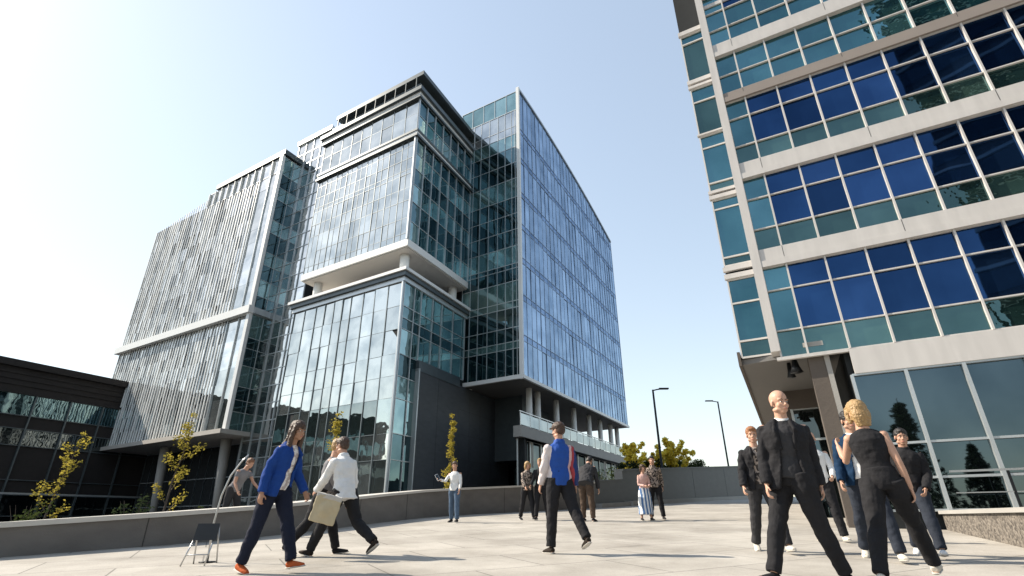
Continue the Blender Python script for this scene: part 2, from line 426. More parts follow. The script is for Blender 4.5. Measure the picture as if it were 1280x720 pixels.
def sweep(mb, line, z0, z1, d0, d1, m=0):
    """solid strip along a polyline; d measured to the left of travel"""
    L = []
    n = len(line)
    for i in range(n):
        a = Vector(line[max(i-1, 0)][:2]); b = Vector(line[min(i+1, n-1)][:2])
        t = (b-a).normalized(); L.append((Vector(line[i][:2]), Vector((-t.y, t.x))))
    vs = []
    for p, q in L:
        A = p+q*d0; B = p+q*d1
        vs += [(A.x, A.y, z0(A.y)), (B.x, B.y, z0(B.y)), (B.x, B.y, z1(p.y)), (A.x, A.y, z1(p.y))]
    fs = [(3, 2, 1, 0), tuple(range(4*n-4, 4*n))]
    for i in range(n-1):
        for k in range(4):
            k2 = (k+1) % 4; fs.append((4*i+k, 4*i+k2, 4*i+4+k2, 4*i+4+k))
    return mb.mesh(vs, fs, m)

def walljoints(mb, line, z0, z1, step, m=1):
    acc = step*.5
    for (p, q) in zip(line[:-1], line[1:]):
        a = Vector(p); b = Vector(q); L = (b-a).length; t_ = (b-a)/L; n_ = Vector((t_.y, -t_.x))
        while acc < L:
            c = a+t_*acc; z = c.y
            mb.obox((c.x, c.y), (t_.x, t_.y), (n_.x, n_.y), -.007, .007, -.02, .006, z0(c.y), z1(c.y), m); acc += step
        acc -= L
    return mb
ztop = lambda y: .03+.084*y if y > 6 else .534+.0*y+.0
zt1 = lambda y: max(gz(y)+.42, .03+.084*y)
w = thing('planter_wall', 'long low curved stone planter wall with pale flat cap along the left of the plaza', 'wall', (-7.26, 8.24, 0))
w.location = (0, 0, 0)
sweep(MB(), WALL, lambda y: gz(y)-.3, lambda y: zt1(y)-.07, 0, .42)
jm = MB(); sweep(jm, WALL, lambda y: gz(y)-.3, lambda y: zt1(y)-.07, 0, .42); walljoints(jm, WALL, gz, lambda y: zt1(y)-.08, 3.0)
jm.build('wall', ['wall_stone', 'joint'], w)
sweep(MB(), WALL, lambda y: zt1(y)-.07, zt1, -.05, .5).build('cap', 'cap_stone', w)
w = thing('low_wall', 'short dark slate wall between the pale planter wall and the taller wall behind it', 'wall')
sweep(MB(), WALL2[:2], lambda y: gz(y)-.3, lambda y: .03+.084*y, 0, .4).build('wall', 'slate', w)
sweep(MB(), WALL2[:2], lambda y: .03+.084*y, lambda y: .10+.084*y, -.04, .44).build('cap', 'slate', w)
sweep(MB(), WALL2[:2], gz, lambda y: gz(y)+.2, -.35, -.002).build('kerb', 'concrete', w)
zt2 = lambda y: .30+.092*y
w = thing('retaining_wall', 'tall dark slate retaining wall rising towards the right at the back of the plaza', 'wall')
sweep(MB(), WALL2[1:], lambda y: gz(y)-.3, zt2, 0.003, .5)
jm = MB(); sweep(jm, WALL2[1:], lambda y: gz(y)-.3, zt2, 0.003, .5); walljoints(jm, WALL2[1:], gz, lambda y: zt2(y)-.01, 9.0)
jm.build('wall', ['slate', 'joint'], w)
sweep(MB(), WALL2[1:], zt2, lambda y: zt2(y)+.10, -.08, .56).build('cap', 'slate', w)
sweep(MB(), WALL2[1:], gz, lambda y: gz(y)+.25, -.5, -.002).build('kerb', 'concrete', w)

# ================================================================== glass tower on pale columns (blue side)
P0 = (.87, 46.0); P1 = (16.0, 74.4)
hC = math.degrees(math.atan2(P1[0]-P0[0], P1[1]-P0[1])); UC = hv(hC); NC = nright(hC); LC = math.hypot(P1[0]-P0[0], P1[1]-P0[1])
t = thing('office_tower', 'glass tower with a long sky blue side raised on a row of pale columns', 'building')
zsC = [12.54, 15.9, 16.5, 20.0, 20.6, 24.0, 24.6, 27.9, 28.5, 31.8, 32.4, 36.3, 36.9, 40.3]
ZC = 46.4
def ctop(s): # roof line dips along the curved crown
    return ZC - 4.6*(s/LC)**1.7
foot = [P0, P1, off(P1, UL, 16), off(P0, UL, 7.9)]
vs = [(p[0], p[1], 12.54) for p in foot]+[(P0[0], P0[1], ZC), (P1[0], P1[1], ctop(LC)), (foot[2][0], foot[2][1], ctop(LC)), (foot[3][0], foot[3][1], ZC)]
MB().mesh(vs, [(0, 1, 2, 3), (7, 6, 5, 4), (0, 4, 5, 1), (1, 5, 6, 2), (2, 6, 7, 3), (3, 7, 4, 0)]).build('core', 'body', t)
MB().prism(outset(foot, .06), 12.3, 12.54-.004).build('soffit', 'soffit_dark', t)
MB().obox(P0, UC, NC, -.05, LC, .03, .3, 12.25, 12.55).build('fascia', 'white', t)
MB().obox(P0, UL, NL, -.3, 7.4, .03, .3, 12.25, 12.62).build('fascia', 'white', t)
nb = 30
usC = frange(0, LC, nb)
st = [[12.54, 15.9]]+[[zsC[i], zsC[i+1], zsC[i+2]] for i in range(1, 13, 2)]
facade(t, P0, UC, NC, usC, [st[0]], [['g_blue']], mull=None, trans=None, rec=.06, tilt=.006)
facade(t, P0, UC, NC, usC, st[1:], [['g_blue2', 'g_blue']], mull=None, trans=None, rec=.06, tilt=.006)
# crown row follows the dipping roof
mats, wins = WINS[t.name]
for i in range(nb):
    a0, a1 = usC[i], usC[i+1]; e = random.uniform(-.004, .004)
    q = lambda a, z, d=.06: (P0[0]+UC[0]*a+NC[0]*d, P0[1]+UC[1]*a+NC[1]*d, z)
    mb = MB(); mb.poly([q(a0, 40.3), q(a1, 40.3, .06+e*5), q(a1, 40.9, .06+e*5), q(a0, 40.9)], mats.index('g_blue2'))
    mb.poly([q(a0, 40.9), q(a1, 40.9, .06+e*5), q(a1, max(41, ctop(a1)), .06+e*5), q(a0, ctop(a0))], mats.index('g_blue'))
    wins.append((-.0001, len(wins), mb))
for i, a in enumerate(usC):
    wd = .05 if i % 3 else .08
    MB().obox(P0, UC, NC, a-wd/2, a+wd/2, .05, .10, 12.5, max(41, ctop(a))).build('mullion', 'blue_alu', t)
for z in zsC[1:]+[40.9]:
    MB().obox(P0, UC, NC, 0, LC, .05, .095, z-.03, z+.03).build('transom', 'blue_alu', t)
mb = MB()
for i in range(nb):
    a0, a1 = usC[i], usC[i+1]
    pp = lambda a, d, z: (P0[0]+UC[0]*a+NC[0]*d, P0[1]+UC[1]*a+NC[1]*d, z)
    v = [pp(a0, 0, ctop(a0)-.05), pp(a1, 0, ctop(a1)-.05), pp(a1, .2, ctop(a1)-.05), pp(a0, .2, ctop(a0)-.05), pp(a0, 0, ctop(a0)+.2), pp(a1, 0, ctop(a1)+.2), pp(a1, .2, ctop(a1)+.2), pp(a0, .2, ctop(a0)+.2)]
    mb.mesh(v, [(0, 3, 2, 1), (4, 5, 6, 7), (0, 1, 5, 4), (1, 2, 6, 5), (2, 3, 7, 6), (3, 0, 4, 7)])
mb.build('coping', 'alu', t)
MB().obox(P0, UC, NC, 8.6, 10.6, -2.2, -.2, 40, 46.5).build('roof_plant', 'alu', t)
# left, darker face
usL = [0, .45, .9, 1.75, 2.7, 3.85, 5.0, 6.0, 7.0]
stL = [[12.6, 15.2, 15.9], [15.9, 17.3, 19.3, 20.0], [20.0, 22.1, 23.5, 24.0], [24.0, 26.0, 27.9], [27.9, 29.8, 31.8], [31.8, 34.2, 36.3], [36.3, 38.4, 40.2], [40.2, 41.3, 43.6]]
facade(t, P0, UL, NL, usL, stL, [['g_tealdk', 'g_spandrel'], ['g_tealdk', 'g_tealdk', 'g_spandrel'], ['g_spandrel', 'g_tealdk', 'g_tealdk'], ['g_spandrel', 'g_tealdk'],
       ['g_tealdk', 'g_tealdk'], ['g_spandrel', 'g_tealdk'], ['g_tealdk', 'g_spandrel'], ['g_sun', 'g_sun']], mull=(.05, .1, 'alu'), trans=(.07, .07, 'alu'), rec=.035)
facade(t, P0, UL, NL, frange(0, 7.9, 5), [[43.6, 46.3]], [['g_spandrel']], mull=(.05, .1, 'alu'), trans=(.08, .09, 'alu'), rec=.035)
MB().obox(P0, UL, NL, -.22, .14, .02, .28, 12.2, ZC+.25).build('corner_fin', 'white', t)
finish_windows(t)
# columns under the blue side
O2 = off(P0, NC, -1.3)
for s_ in (3.9, 5.8, 10.4, 15.3, 20.2, 24.2, 28.4, 31.2):
    c = off(O2, UC, s_)
    MB().tube([(c[0], c[1], 5), (c[0], c[1], 12.4)], .30, 20).build('column', 'column', t, True)
for s_, l_ in ((1.2, 5.4), (8.5, 5.8), (19, 6), (28, 6.5)):
    c = off(off(O2, UC, s_), UL, l_)
    MB().tube([(c[0], c[1], 5), (c[0], c[1], 12.4)], .38, 16).build('column', 'column', t, True)
MB().prism([off(off(P0, UC, a), UL, l) for a, l in ((6, 3.2), (17.5, 5.5), (21, 15), (6, 7.5))], 6, 12.4).build('service_core', 'alu_dark', t)
# raised terrace below it
pf = [off(P0, NC, -.2), off(P1, UC, 3, NC, -.2), off(off(P1, UC, 3), UL, 14), off(P0, UL, 1.0)]
tp = thing('podium', 'raised terrace with pale slab edge and thin railing under the blue side of the tower', 'terrace')
MB().prism(outset(pf, -.9), -1, 7.25).build('core', 'body', tp)
MB().prism(pf, 7.25, 8.2).build('slab', 'concrete', tp)
pO = off(pf[0], UC, .9, NC, -.9)
facade(tp, pO, UC, NC, frange(0, 33, 14), [[-.9, 3.2, 7.25]], [['g_shop', 'g_dark']], mull=(.12, .14, 'alu'), trans=(.1, .1, 'alu'))
finish_windows(tp)
for k in range(19):
    a = .1+k*1.9
    MB().obox(pf[0], UC, NC, a, a+.05, -.15, -.08, 8.2, 9.4).build('railing_post', 'steel', tp)
for k in range(18):
    a = .1+k*1.9
    MB().obox(pf[0], UC, NC, a+.09, a+1.86, -.12, -.10, 8.3, 9.28).build('railing_glass', 'g_rail', tp)
MB().obox(pf[0], UC, NC, 0, 35, -.18, -.06, 9.4, 9.47).build('handrail', 'steel', tp)

# ================================================================== stepped tower (stacked boxes)
Bc = (-9.13, 40.0); BR_ = 25.5; UB = hv(BR_); NB = nright(BR_); WB = 13.85
t = thing('stepped_tower', 'tower of two stacked glass boxes with a white framed open gap between them', 'building')
fB = [Bc, off(Bc, UB, 16), off(off(Bc, UB, 16), UL, WB-1), off(Bc, UL, WB)]
loB = [Bc, off(Bc, UB, 34), off(off(Bc, UB, 34), UL, WB-1), off(Bc, UL, WB+.35)]
MB().prism(loB, -1, 19.2).build('core', 'body', t)
MB().prism(fB, 23.2, 40.6).build('core', 'body', t)
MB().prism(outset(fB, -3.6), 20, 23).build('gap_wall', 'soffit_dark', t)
MB().prism(outset(fB, .12), 22.62, 23.28).build('slab_edge', 'white', t)
MB().prism(outset(fB, -.05), 22.5, 22.62-.003).build('soffit', 'soffit', t)
# ledge of the lower box
lf = [Bc, off(Bc, UB, 15), off(off(Bc, UB, 15), UL, WB), off(Bc, UL, WB+.35)]
MB().prism(outset(lf, .55), 20.02, 20.3).build('ledge', 'white', t)
MB().prism(outset(lf, .38), 19.62, 20.02-.003).build('cornice', 'alu_dark', t)
MB().prism(outset(lf, .18), 19.2, 19.62-.003).build('cornice', 'alu', t)
for k in range(46):
    pass
for a, b_ in ((1.1, 1.1), (1.1, 12.6), (9.2, 1.1), (9.2, 12.0)):
    c = off(off(Bc, UB, a), UL, b_)
    MB().tube([(c[0], c[1], 20.2), (c[0], c[1], 22.6)], .42, 20).build('column', 'column', t, True)
usU = [0, 1.64, 3.3, 4.9, 6.4, 7.85, 9.3, 10.85, 12.4, 13.8]
half = lambda us: sorted(us+[(us[i]+us[i+1])/2 for i in range(len(us)-1)])
stU = [[23.3, 24.0, 25.6, 27.5], [27.5, 28.9, 30.5, 31.0], [31.0, 32.3, 33.7, 34.55]]
facade(t, Bc, UL, NL, usU, stU, [['g_front']], mull=(.055, .075, 'alu_mid'), trans=(.035, .05, 'alu_mid'), tilt=.010)
facade(t, Bc, UL, NL, usU, [[35.45, 37.6, 39.4]], [['g_front']], mull=(.055, .075, 'alu_mid'), trans=(.035, .05, 'alu_mid'), tilt=.010)
for a in [(usU[i]+usU[i+1])/2+.1 for i in range(len(usU)-1)]:
    MB().obox(Bc, UL, NL, a-.015, a+.015, 0, .06, 23.3, 34.5).build('mullion', 'alu_mid', t)
usR = [0, 1.35, 2.8, 4.3, 5.8, 7.3, 8.8, 10.3]
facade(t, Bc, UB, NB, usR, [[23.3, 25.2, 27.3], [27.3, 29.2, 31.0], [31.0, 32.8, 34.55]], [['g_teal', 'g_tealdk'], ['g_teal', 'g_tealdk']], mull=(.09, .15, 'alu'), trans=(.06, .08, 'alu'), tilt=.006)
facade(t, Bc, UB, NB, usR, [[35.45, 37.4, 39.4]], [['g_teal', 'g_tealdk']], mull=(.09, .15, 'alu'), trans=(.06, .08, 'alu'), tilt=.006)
for z0, z1, d, m in ((34.55, 34.8, .3, 'alu_dark'), (34.8, 35.2, .18, 'white'), (35.2, 35.45, .26, 'alu_dark'),
                     (39.4, 39.65, .3, 'alu_dark'), (39.65, 40.15, .2, 'white'), (40.15, 40.6, .5, 'alu_dark')):
    MB().prism(outset(fB, d), z0+.002, z1-.002).build('cornice', m, t)
cr = outset(fB, -.55)
MB().prism(cr, 40.6, 41.75).build('crown', 'white', t)
MB().prism(outset(fB, -.3), 41.75, 41.95).build('crown', 'alu_dark', t)
MB().prism(outset(fB, -.7), 41.95, 42.5).build('crown', 'alu', t)
MB().prism([off(Bc, UL, -.35, NL, .1), off(Bc, UB, 16.5, NB, .35), off(off(Bc, UB, 16.5), UL, 12), off(Bc, UL, 12.5, NL, .1)], 42.5, 43.0).build('canopy', 'alu_dark', t)
for k in range(9):
    a = .5+k*1.45
    MB().obox(Bc, UL, NL, a, a+.08, .04, .14, 40.6, 42.5).build('crown_bracket', 'alu_dark', t)
# lower box
usF = [0, 1.7, 3.25, 4.65, 6.2, 7.3, 8.4, 9.65, 10.9, 12.5, 14.1]
stF = [[17.05, 19.2], [12.9, 15.0, 17.05], [9.35, 11.1, 12.9], [4.8, 6.7, 9.35], [-1, 2.2, 4.8]]
def lowsel(i, j, k, m): return None
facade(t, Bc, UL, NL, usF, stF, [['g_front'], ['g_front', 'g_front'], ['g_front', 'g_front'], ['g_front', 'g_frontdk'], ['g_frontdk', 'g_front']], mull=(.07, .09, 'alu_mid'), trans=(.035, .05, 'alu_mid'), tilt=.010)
facade(t, Bc, UB, NB, [0, 1.5, 2.5], [[-1, 2.2, 4.8], [4.8, 6.7, 9.35], [9.35, 11.1, 12.9]], [['g_spandrel', 'g_tealdk'], ['g_tealdk', 'g_teal']], mull=(.08, .12, 'alu'), trans=(.06, .09, 'alu'))
facade(t, Bc, UB, NB, [0, 1.5, 2.5, 4.3, 5.8, 7.8, 10.0], [[12.9, 15.05], [15.05, 16.0, 17.05], [17.05, 19.2]], [['g_teal', 'g_tealdk'], ['g_tealdk', 'g_teal']], mull=(.08, .12, 'alu'), trans=(.06, .09, 'alu'))
MB().obox(Bc, UL, NL, -.08, .06, .0, .22, -1, 19.2).build('corner_fin', 'alu', t)
MB().obox(Bc, UL, NL, -.08, .05, .0, .22, 23.3, 34.5).build('corner_fin', 'alu', t)
# slate clad portal and dark side wall
MB().obox(Bc, UB, NB, 2.56, 5.5, .02, .32, -1, 12.0).build('portal', 'slate', t)
MB().obox(Bc, UB, NB, 5.56, 9.0, .02, .30, -1, 12.0).build('portal', 'slate', t)
sw_ = MB().obox(Bc, UB, NB, 9.0, 19.5, .02, .24, -1, 12.2)
for z in frange(-1, 12.2, 6)[1:-1]: sw_.obox(Bc, UB, NB, 9.01, 19.49, .2, .248, z-.012, z+.012, 1)
for a in frange(9, 19.5, 5)[1:-1]: sw_.obox(Bc, UB, NB, a-.012, a+.012, .2, .246, -1, 12.19, 1)
sw_.build('side_wall', ['slate', 'joint'], t)
MB().obox(Bc, UB, NB, 2.42, 2.56, .02, .42, -1, 12.2).build('portal_edge', 'alu', t)
MB().obox(Bc, UB, NB, 2.42, 9.0, .02, .36, 12.0, 12.9).build('lintel', 'alu_dark', t)
facade(t, Bc, UB, NB, frange(19.5, 33, 6), [[-1, 3.2, 7.4, 9.8, 12.2]], [['g_shop', 'g_tealdk', 'g_shop', 'g_rail']], mull=(.14, .14, 'alu_dark'), trans=(.14, .1, 'alu_dark'))
finish_windows(t)
# pale rear wing showing between the two left towers
t = thing('rear_block', 'pale glass block glimpsed between the two left towers near their roofs', 'building')
o_ = (-26.4, 60.5)
MB().prism([o_, off(o_, UB, 12), off(off(o_, UB, 12), UL, 7), off(o_, UL, 7)], -1, 53.5).build('core', 'body', t)
facade(t, o_, UL, NL, frange(0, 7, 4), chunk(frange(-1, 53.3, 26), 2), [['g_sun']], mull=(.1, .15, 'alu'), trans=(.1, .1, 'alu'))
finish_windows(t)
MB().prism(outset([o_, off(o_, UB, 12), off(off(o_, UB, 12), UL, 7), off(o_, UL, 7)], .3), 53.3, 54).build('roof', 'alu', t)

# ================================================================== finned tower on the left
Ac = (-33.2, 61.9); UA = hv(28); NA = nright(28); WA = 33.9
t = thing('finned_tower', 'leftmost tall tower with close white vertical fins over its dark windows', 'building')
fA = [Ac, off(Ac, UA, 22), off(off(Ac, UA, 22), UL, WA), off(Ac, UL, WA)]
MB().prism(fA, 10.5, 47.3).build('core', 'body', t)
hi = [Ac, off(Ac, UA, 22), off(off(Ac, UA, 22), UL, 18.6), off(Ac, UL, 18.6)]
MB().prism(hi, 47.3, 49.7).build('core', 'body', t)
MB().prism(outset([Ac, off(Ac, UA, 22), off(off(Ac, UA, 22), UL, 16.6), off(Ac, UL, 16.6)], .35), 49.9, 50.7).build('roof', 'alu_dark', t)
stA = [10.4, 14.3, 18.1, 21.8, 24.9], [26.1, 29.8, 34.1, 38.4, 42.8, 47.2]
# fronts: corner bays are plain and wide, the rest is close set
for zs in stA:
    rows = []
    for j in range(len(zs)-1): rows.append([zs[j], zs[j]+(zs[j+1]-zs[j])*.5, zs[j+1]])
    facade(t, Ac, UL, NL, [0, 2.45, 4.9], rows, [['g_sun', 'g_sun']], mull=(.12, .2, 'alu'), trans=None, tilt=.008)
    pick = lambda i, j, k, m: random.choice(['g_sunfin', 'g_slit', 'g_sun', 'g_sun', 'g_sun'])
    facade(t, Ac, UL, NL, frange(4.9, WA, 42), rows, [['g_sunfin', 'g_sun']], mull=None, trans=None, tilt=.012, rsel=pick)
for zs in stA:
    a = 4.9; i = 0
    while a < WA+.1:
        h0 = zs[0]; h1 = zs[-1]+(max(0, 1.6-(a-18.6)*.11) if zs is stA[1] and a > 18.6 else 0)
        fw_ = random.choice((.05, .08, .11)); MB().obox(Ac, UL, NL, a-fw_, a+fw_, .02, .12, h0, h1).build('fin', 'white', t)
        a += (WA-4.9)/42; i += 1
facade(t, Ac, UL, NL, [0, 2.45, 4.9]+frange(6.6, 18.6, 7), [[47.2, 49.6]], [['g_sun']], mull=(.1, .3, 'white'), trans=(.1, .1, 'white'))
MB().obox(Ac, UL, NL, -.25, WA+.5, .02, .75, 24.95, 25.95).build('band', 'white', t)
MB().obox(Ac, UA, NA, -.02, 22, .02, .5, 24.95, 25.75).build('band', 'alu', t)
MB().obox(Ac, UL, NL, -.14, .5, .02, .45, 10.4, 49.7).build('corner_fin', 'white', t)
# right face: horizontal light and dark strips
zr = [10.4, 12.6, 14.0, 15.6, 18.2, 20.4, 21.8, 24.9], [25.8, 27.5, 29.8, 32.0, 33.9, 36.9, 38.9, 42.3, 44.3, 46.6, 49.6]
facade(t, Ac, UA, NA, frange(0, 12, 7), chunk(zr[0], 1), [['g_spandrel'], ['g_tealdk'], ['g_tealdk']], mull=(.08, .1, 'alu'), trans=(.06, .07, 'alu'))
facade(t, Ac, UA, NA, frange(0, 12, 7), chunk(zr[1], 1), [['g_tealdk'], ['g_spandrel']], mull=(.08, .1, 'alu'), trans=(.06, .07, 'alu'))
finish_windows(t)
# broad overhanging soffit with a rounded nose, recessed base
so = [off(Ac, UL, -.9, NL, 1.4), off(Ac, UA, 10, NA, 1.3), off(Ac, UA, 22, NA, 1), off(off(Ac, UA, 22), UL, WA), off(Ac, UL, WA+1.5, NL, .9)]
MB().prism(so, 9.9, 10.4).build('soffit', 'soffit', t)
ba = outset(fA, -5.5)
MB().prism(ba, -1, 9.9).build('base', 'body', t)
bO = ba[0]
facade(t, off(bO, UL, 0), UL, NL, frange(0, WA-11, 11), [[-1, 2.6, 5.9, 9.9]], [['g_dark', 'g_dark', 'g_tealdk']], mull=(.1, .12, 'alu_dark'), trans=(.12, .12, 'alu'))
for a in (3.2, 17, 30):
    b0 = off(Ac, UL, a, NL, -2.0); b1 = off(Ac, UL, a, NL, -2.6)
    MB().tube([(b1[0], b1[1], -1), (b0[0], b0[1], 9.95)], [.35, .62], 16).build('column', 'concrete', t, True)
mats, wins = WINS[t.name]; 

# ================================================================== dark building at the far left
t = thing('low_office_building', 'low dark brown office building at the left edge with teal window rows', 'building')
E0 = (-64.3, 63.0); UE = hv(26); NE = nright(26)
fE = [off(E0, UE, -48), off(E0, UE, 22), off(off(E0, UE, 22), UL, 22), off(off(E0, UE, -48), UL, 22)]
MB().prism(fE, -1, 19.6).build('core', 'brick_dark', t)
for z0, z1, d in ((19.0, 19.85, .5), (18.2, 18.4, .12), (17.5, 17.7, .12), (16.8, 17.0, .12), (15.8, 16.05, .35)):
    MB().prism(outset(fE, d), z0, z1).build('cladding_band', 'brick_dark', t)
def esel(i, j, k, m):
    if k == 1 and random.random() < .12: return 'g_rail'
    return None
facade(t, off(E0, UE, -47), UE, NE, frange(0, 68, 17), [[9.6, 11.6, 13.2, 15.8], [3.9, 5.6, 9.6], [-1, 1.5, 3.9]], [['g_dark', 'brick_dark', 'g_tealdk'], ['brick_dark', 'brick_dark'], ['g_dark', 'g_dark']],
       mull=(.16, .3, 'alu_dark'), trans=(.1, .2, 'alu_dark'), rsel=None)
finish_windows(t)
MB().obox(off(E0, UE, -47), UE, NE, 0, 68, 1.5, 1.6, 3.9, 4.1).build('handrail', 'alu', t)

# ================================================================== right building
Dc = (6.96, 13.29); UD = (-hv(-61)[0], -hv(-61)[1]); ND = (-math.cos(R(61)), -math.sin(R(61)))
UDR = hv(26.5); LDR = 30
t = thing('blue_glass_building', 'near office building with cobalt blue windows and white bands, filling the right side', 'building')
WD = 14.; zD = 3.9
bodyD = [off(Dc, UD, -.88, ND, -.5), off(Dc, UD, .02, ND, -.5), off(Dc, UD, .02, ND, -.1), off(Dc, UD, WD, ND, -.1), off(off(Dc, UD, WD), UDR, LDR), off(off(Dc, UD, -.88), UDR, LDR)]
MB().prism(bodyD[::1], 4.74, 21).build('core', 'body', t)
us = [.12, .74]+[.74+.925*k for k in range(1, 15)]
# storeys of the main face
main = [([4.52, 5.24, 6.40, 7.10], ['g_dspan', 'g_cobalt', 'g_cobalt']), ([7.66, 8.34, 9.37, 10.10], ['g_dspan', 'g_cobalt', 'g_cobalt']),
        ([10.68, 11.34, 12.42, 13.12], ['g_dspan', 'g_cobalt', 'g_cobalt']), ([13.5, 14.28, 15.14], ['g_dteal', 'g_dteal']),
        ([15.7, 16.4, 17.25, 18.1], ['g_dteal', 'g_dteal', 'g_cobalt']), ([18.6, 19.4, 20.9], ['g_dteal', 'g_dteal'])]
for rows, rm in main:
    def dsel(i, j, k, m, rm=rm):
        if m == 'g_cobalt' and i in (0,): return 'g_dteal'
        if m == 'g_cobalt' and i < 6 and random.random() < .3: return 'g_cobalt2'
        return None
    facade(t, Dc, UD, ND, us, [rows], [rm], mull=(.045, .10, 'band_white'), trans=(.035, .07, 'band_white'), rec=.0, tilt=.008, rsel=dsel)
# white bands: sloping-free flat spandrels with a thin shadow gap
for z0, z1, m in ((7.10, 7.66, 'band_white'), (10.10, 10.68, 'band_white'), (13.12, 13.5, 'bronze'), (15.14, 15.7, 'band_white'), (18.1, 18.6, 'band_white'), (20.9, 21.4, 'band_white')):
    MB().obox(Dc, UD, ND, 0, WD, .0, .12, z0+.2, z1-.003).build('spandrel_band', m, t)
    for k in range(6):
        MB().obox(Dc, UD, ND, .735+2.775*k, .747+2.775*k, .10, .1225, z0+.212, z1-.006).build('panel_joint', 'joint', t)
    MB().obox(Dc, UD, ND, 0, WD, .0, .15, z0+.003, z0+.19).build('spandrel_band', m, t)
    MB().obox(Dc, UD, ND, 0, WD, .0, .10, z0+.18, z0+.21).build('shadow_gap', 'alu_dark', t)
MB().obox(Dc, UD, ND, 1.62, WD, .0, .12, 3.88, 4.50).build('spandrel_band', 'band_white', t)
MB().obox(Dc, UD, ND, .0, 1.615, .0, .12, 4.44, 4.52).build('sill', 'band_white', t)
MB().obox(Dc, UD, ND, -.10, .13, -.5, .16, 4.68, 21.4).build('corner_post', 'band_white', t)
# narrow set back strip left of the corner post
for rows in ([4.78, 5.25, 6.4, 7.15], [7.62, 7.9, 9.6, 9.95], [10.3, 10.6, 12.0, 12.5][:4], [12.6, 14.0, 14.6], [15.0, 16.8, 17.2]):
    facade(t, off(Dc, UD, -.86, ND, -.48), UD, ND, [0, .76], [rows], [['g_dspan', 'g_dteal', 'g_dteal']], mull=(.04, .07, 'band_white'), trans=(.05, .07, 'band_white'), rec=.02, tilt=.006)
for z0, z1 in ((7.17, 7.32), (7.42, 7.56), (9.97, 10.1), (10.18, 10.28), (12.52, 12.58), (14.62, 14.72), (14.82, 14.98), (17.22, 17.4)):
    MB().obox(off(Dc, UD, -.88, ND, -.48), UD, ND, -.04, .78, .02, .14, z0, z1).build('sill', 'band_white', t)
MB().obox(Dc, UD, ND, .12, 2.2, -3, .05, 17.6, 17.75).build('roof_step', 'band_white', t)
# soffit over the recessed entrance
sf = [off(Dc, UD, -.9, ND, -.52), off(Dc, UD, 1.7, ND, -.15), off(off(Dc, UD, 1.7), UDR, LDR), off(off(Dc, UD, -.9), UDR, LDR)]
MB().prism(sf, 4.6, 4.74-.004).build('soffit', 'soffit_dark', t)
MB().obox(off(Dc, UD, -.9), UDR, (-UD[0], -UD[1]), .4, LDR, -.02, .06, 4.55, 4.95).build('fascia', 'brownstone', t)
# ground floor glazing in the plane of the facade
facade(t, Dc, UD, ND, [1.54, 2.62, 3.70, 4.78, 5.86, 6.94, 8.02, 9.1], [[.82, 1.48, 2.22, 3.86]], [['g_shop', 'g_shop', 'g_shop']], mull=(.07, .12, 'alu'), trans=(.05, .09, 'alu'), rec=.0, tilt=.002)
MB().prism([off(Dc, UD, 1.5, ND, -.1), off(Dc, UD, WD, ND, -.1), off(off(Dc, UD, WD), UDR, LDR), off(off(Dc, UD, 1.5), UDR, LDR)], -.5, 4.6).build('core', 'body', t)
# recessed entrance wall, glass and dark door opening
Oe = off(Dc, UDR, 5.0)
facade(t, off(Oe, UD, .2), UD, ND, [0, 1.1, 2.2], [[.5, 3.0, 4.0]], [['g_shop', 'g_dark']], mull=(.08, .12, 'alu'), trans=(.07, .1, 'alu'))
MB().prism([off(Oe, UD, .0, ND, -.1), off(Oe, UD, 3, ND, -.1), off(off(Oe, UD, 3), UDR, 20), off(off(Oe, UD, .0), UDR, 20)], -.3, 4.6).build('core', 'brownstone', t)
MB().obox(Oe, UD, ND, -.0, 2.6, .0, .2, 4.0, 4.6).build('lintel', 'brownstone', t)
# big pier with a pale edge
pc = off(Dc, UD, .72, ND, -.55)
MB().obox(pc, UD, ND, -.02, .34, -.75, .5, .1, 4.68).build('pier', 'brownstone', t)
MB().obox(pc, UD, ND, .345, .46, -.7, .52, .1, 4.70).build('pier', 'concrete', t)
MB().obox(pc, UD, ND, -.06, .40, .3, .56, 4.72, 4.84).build('bracket', 'concrete', t)
for k, (dx, r_) in enumerate(((-.55, .10), (-.8, .07))):
    c = off(pc, UD, dx*.6, ND, .1-k*.5)
    MB().tube([(c[0], c[1], 4.6), (c[0], c[1], 4.35), (c[0], c[1], 4.2)], [.05, r_, r_*1.6], 14).build('downlight', 'lamp_metal', t, True)
finish_windows(t)

# pebble faced plinth in front of the ground floor windows, with its railing
t = thing('pebble_plinth', 'low pebble faced plinth with a smooth ledge below the ground floor windows', 'wall')
a0 = off(Dc, UD, 2.45, ND, .12)
fp = [a0, off(a0, hv(24.7+180), 5.5), off(off(a0, hv(24.7+180), 5.5), UD, 6), off(a0, UD, 6)]
MB().prism(fp, 0, .74).build('plinth', 'pebble', t)
MB().prism(outset(fp, .05), .743, .81).build('ledge', 'concrete', t)
t = thing('handrail', 'thin steel handrail on posts in front of the ground floor windows', 'railing')
rl = off(Dc, UD, 2.7, ND, .75)
MB().obox(rl, UD, ND, 0, 5, -.02, .02, 1.52, 1.56).build('rail', 'steel', t)
for k in range(4):
    MB().obox(rl, UD, ND, .9+k*1.25, .94+k*1.25, -.02, .02, .81, 1.52).build('post', 'lamp_metal', t)
MB().obox(rl, UD, ND, 0, 5, -.015, .015, 1.12, 1.14).build('rail', 'steel', t)

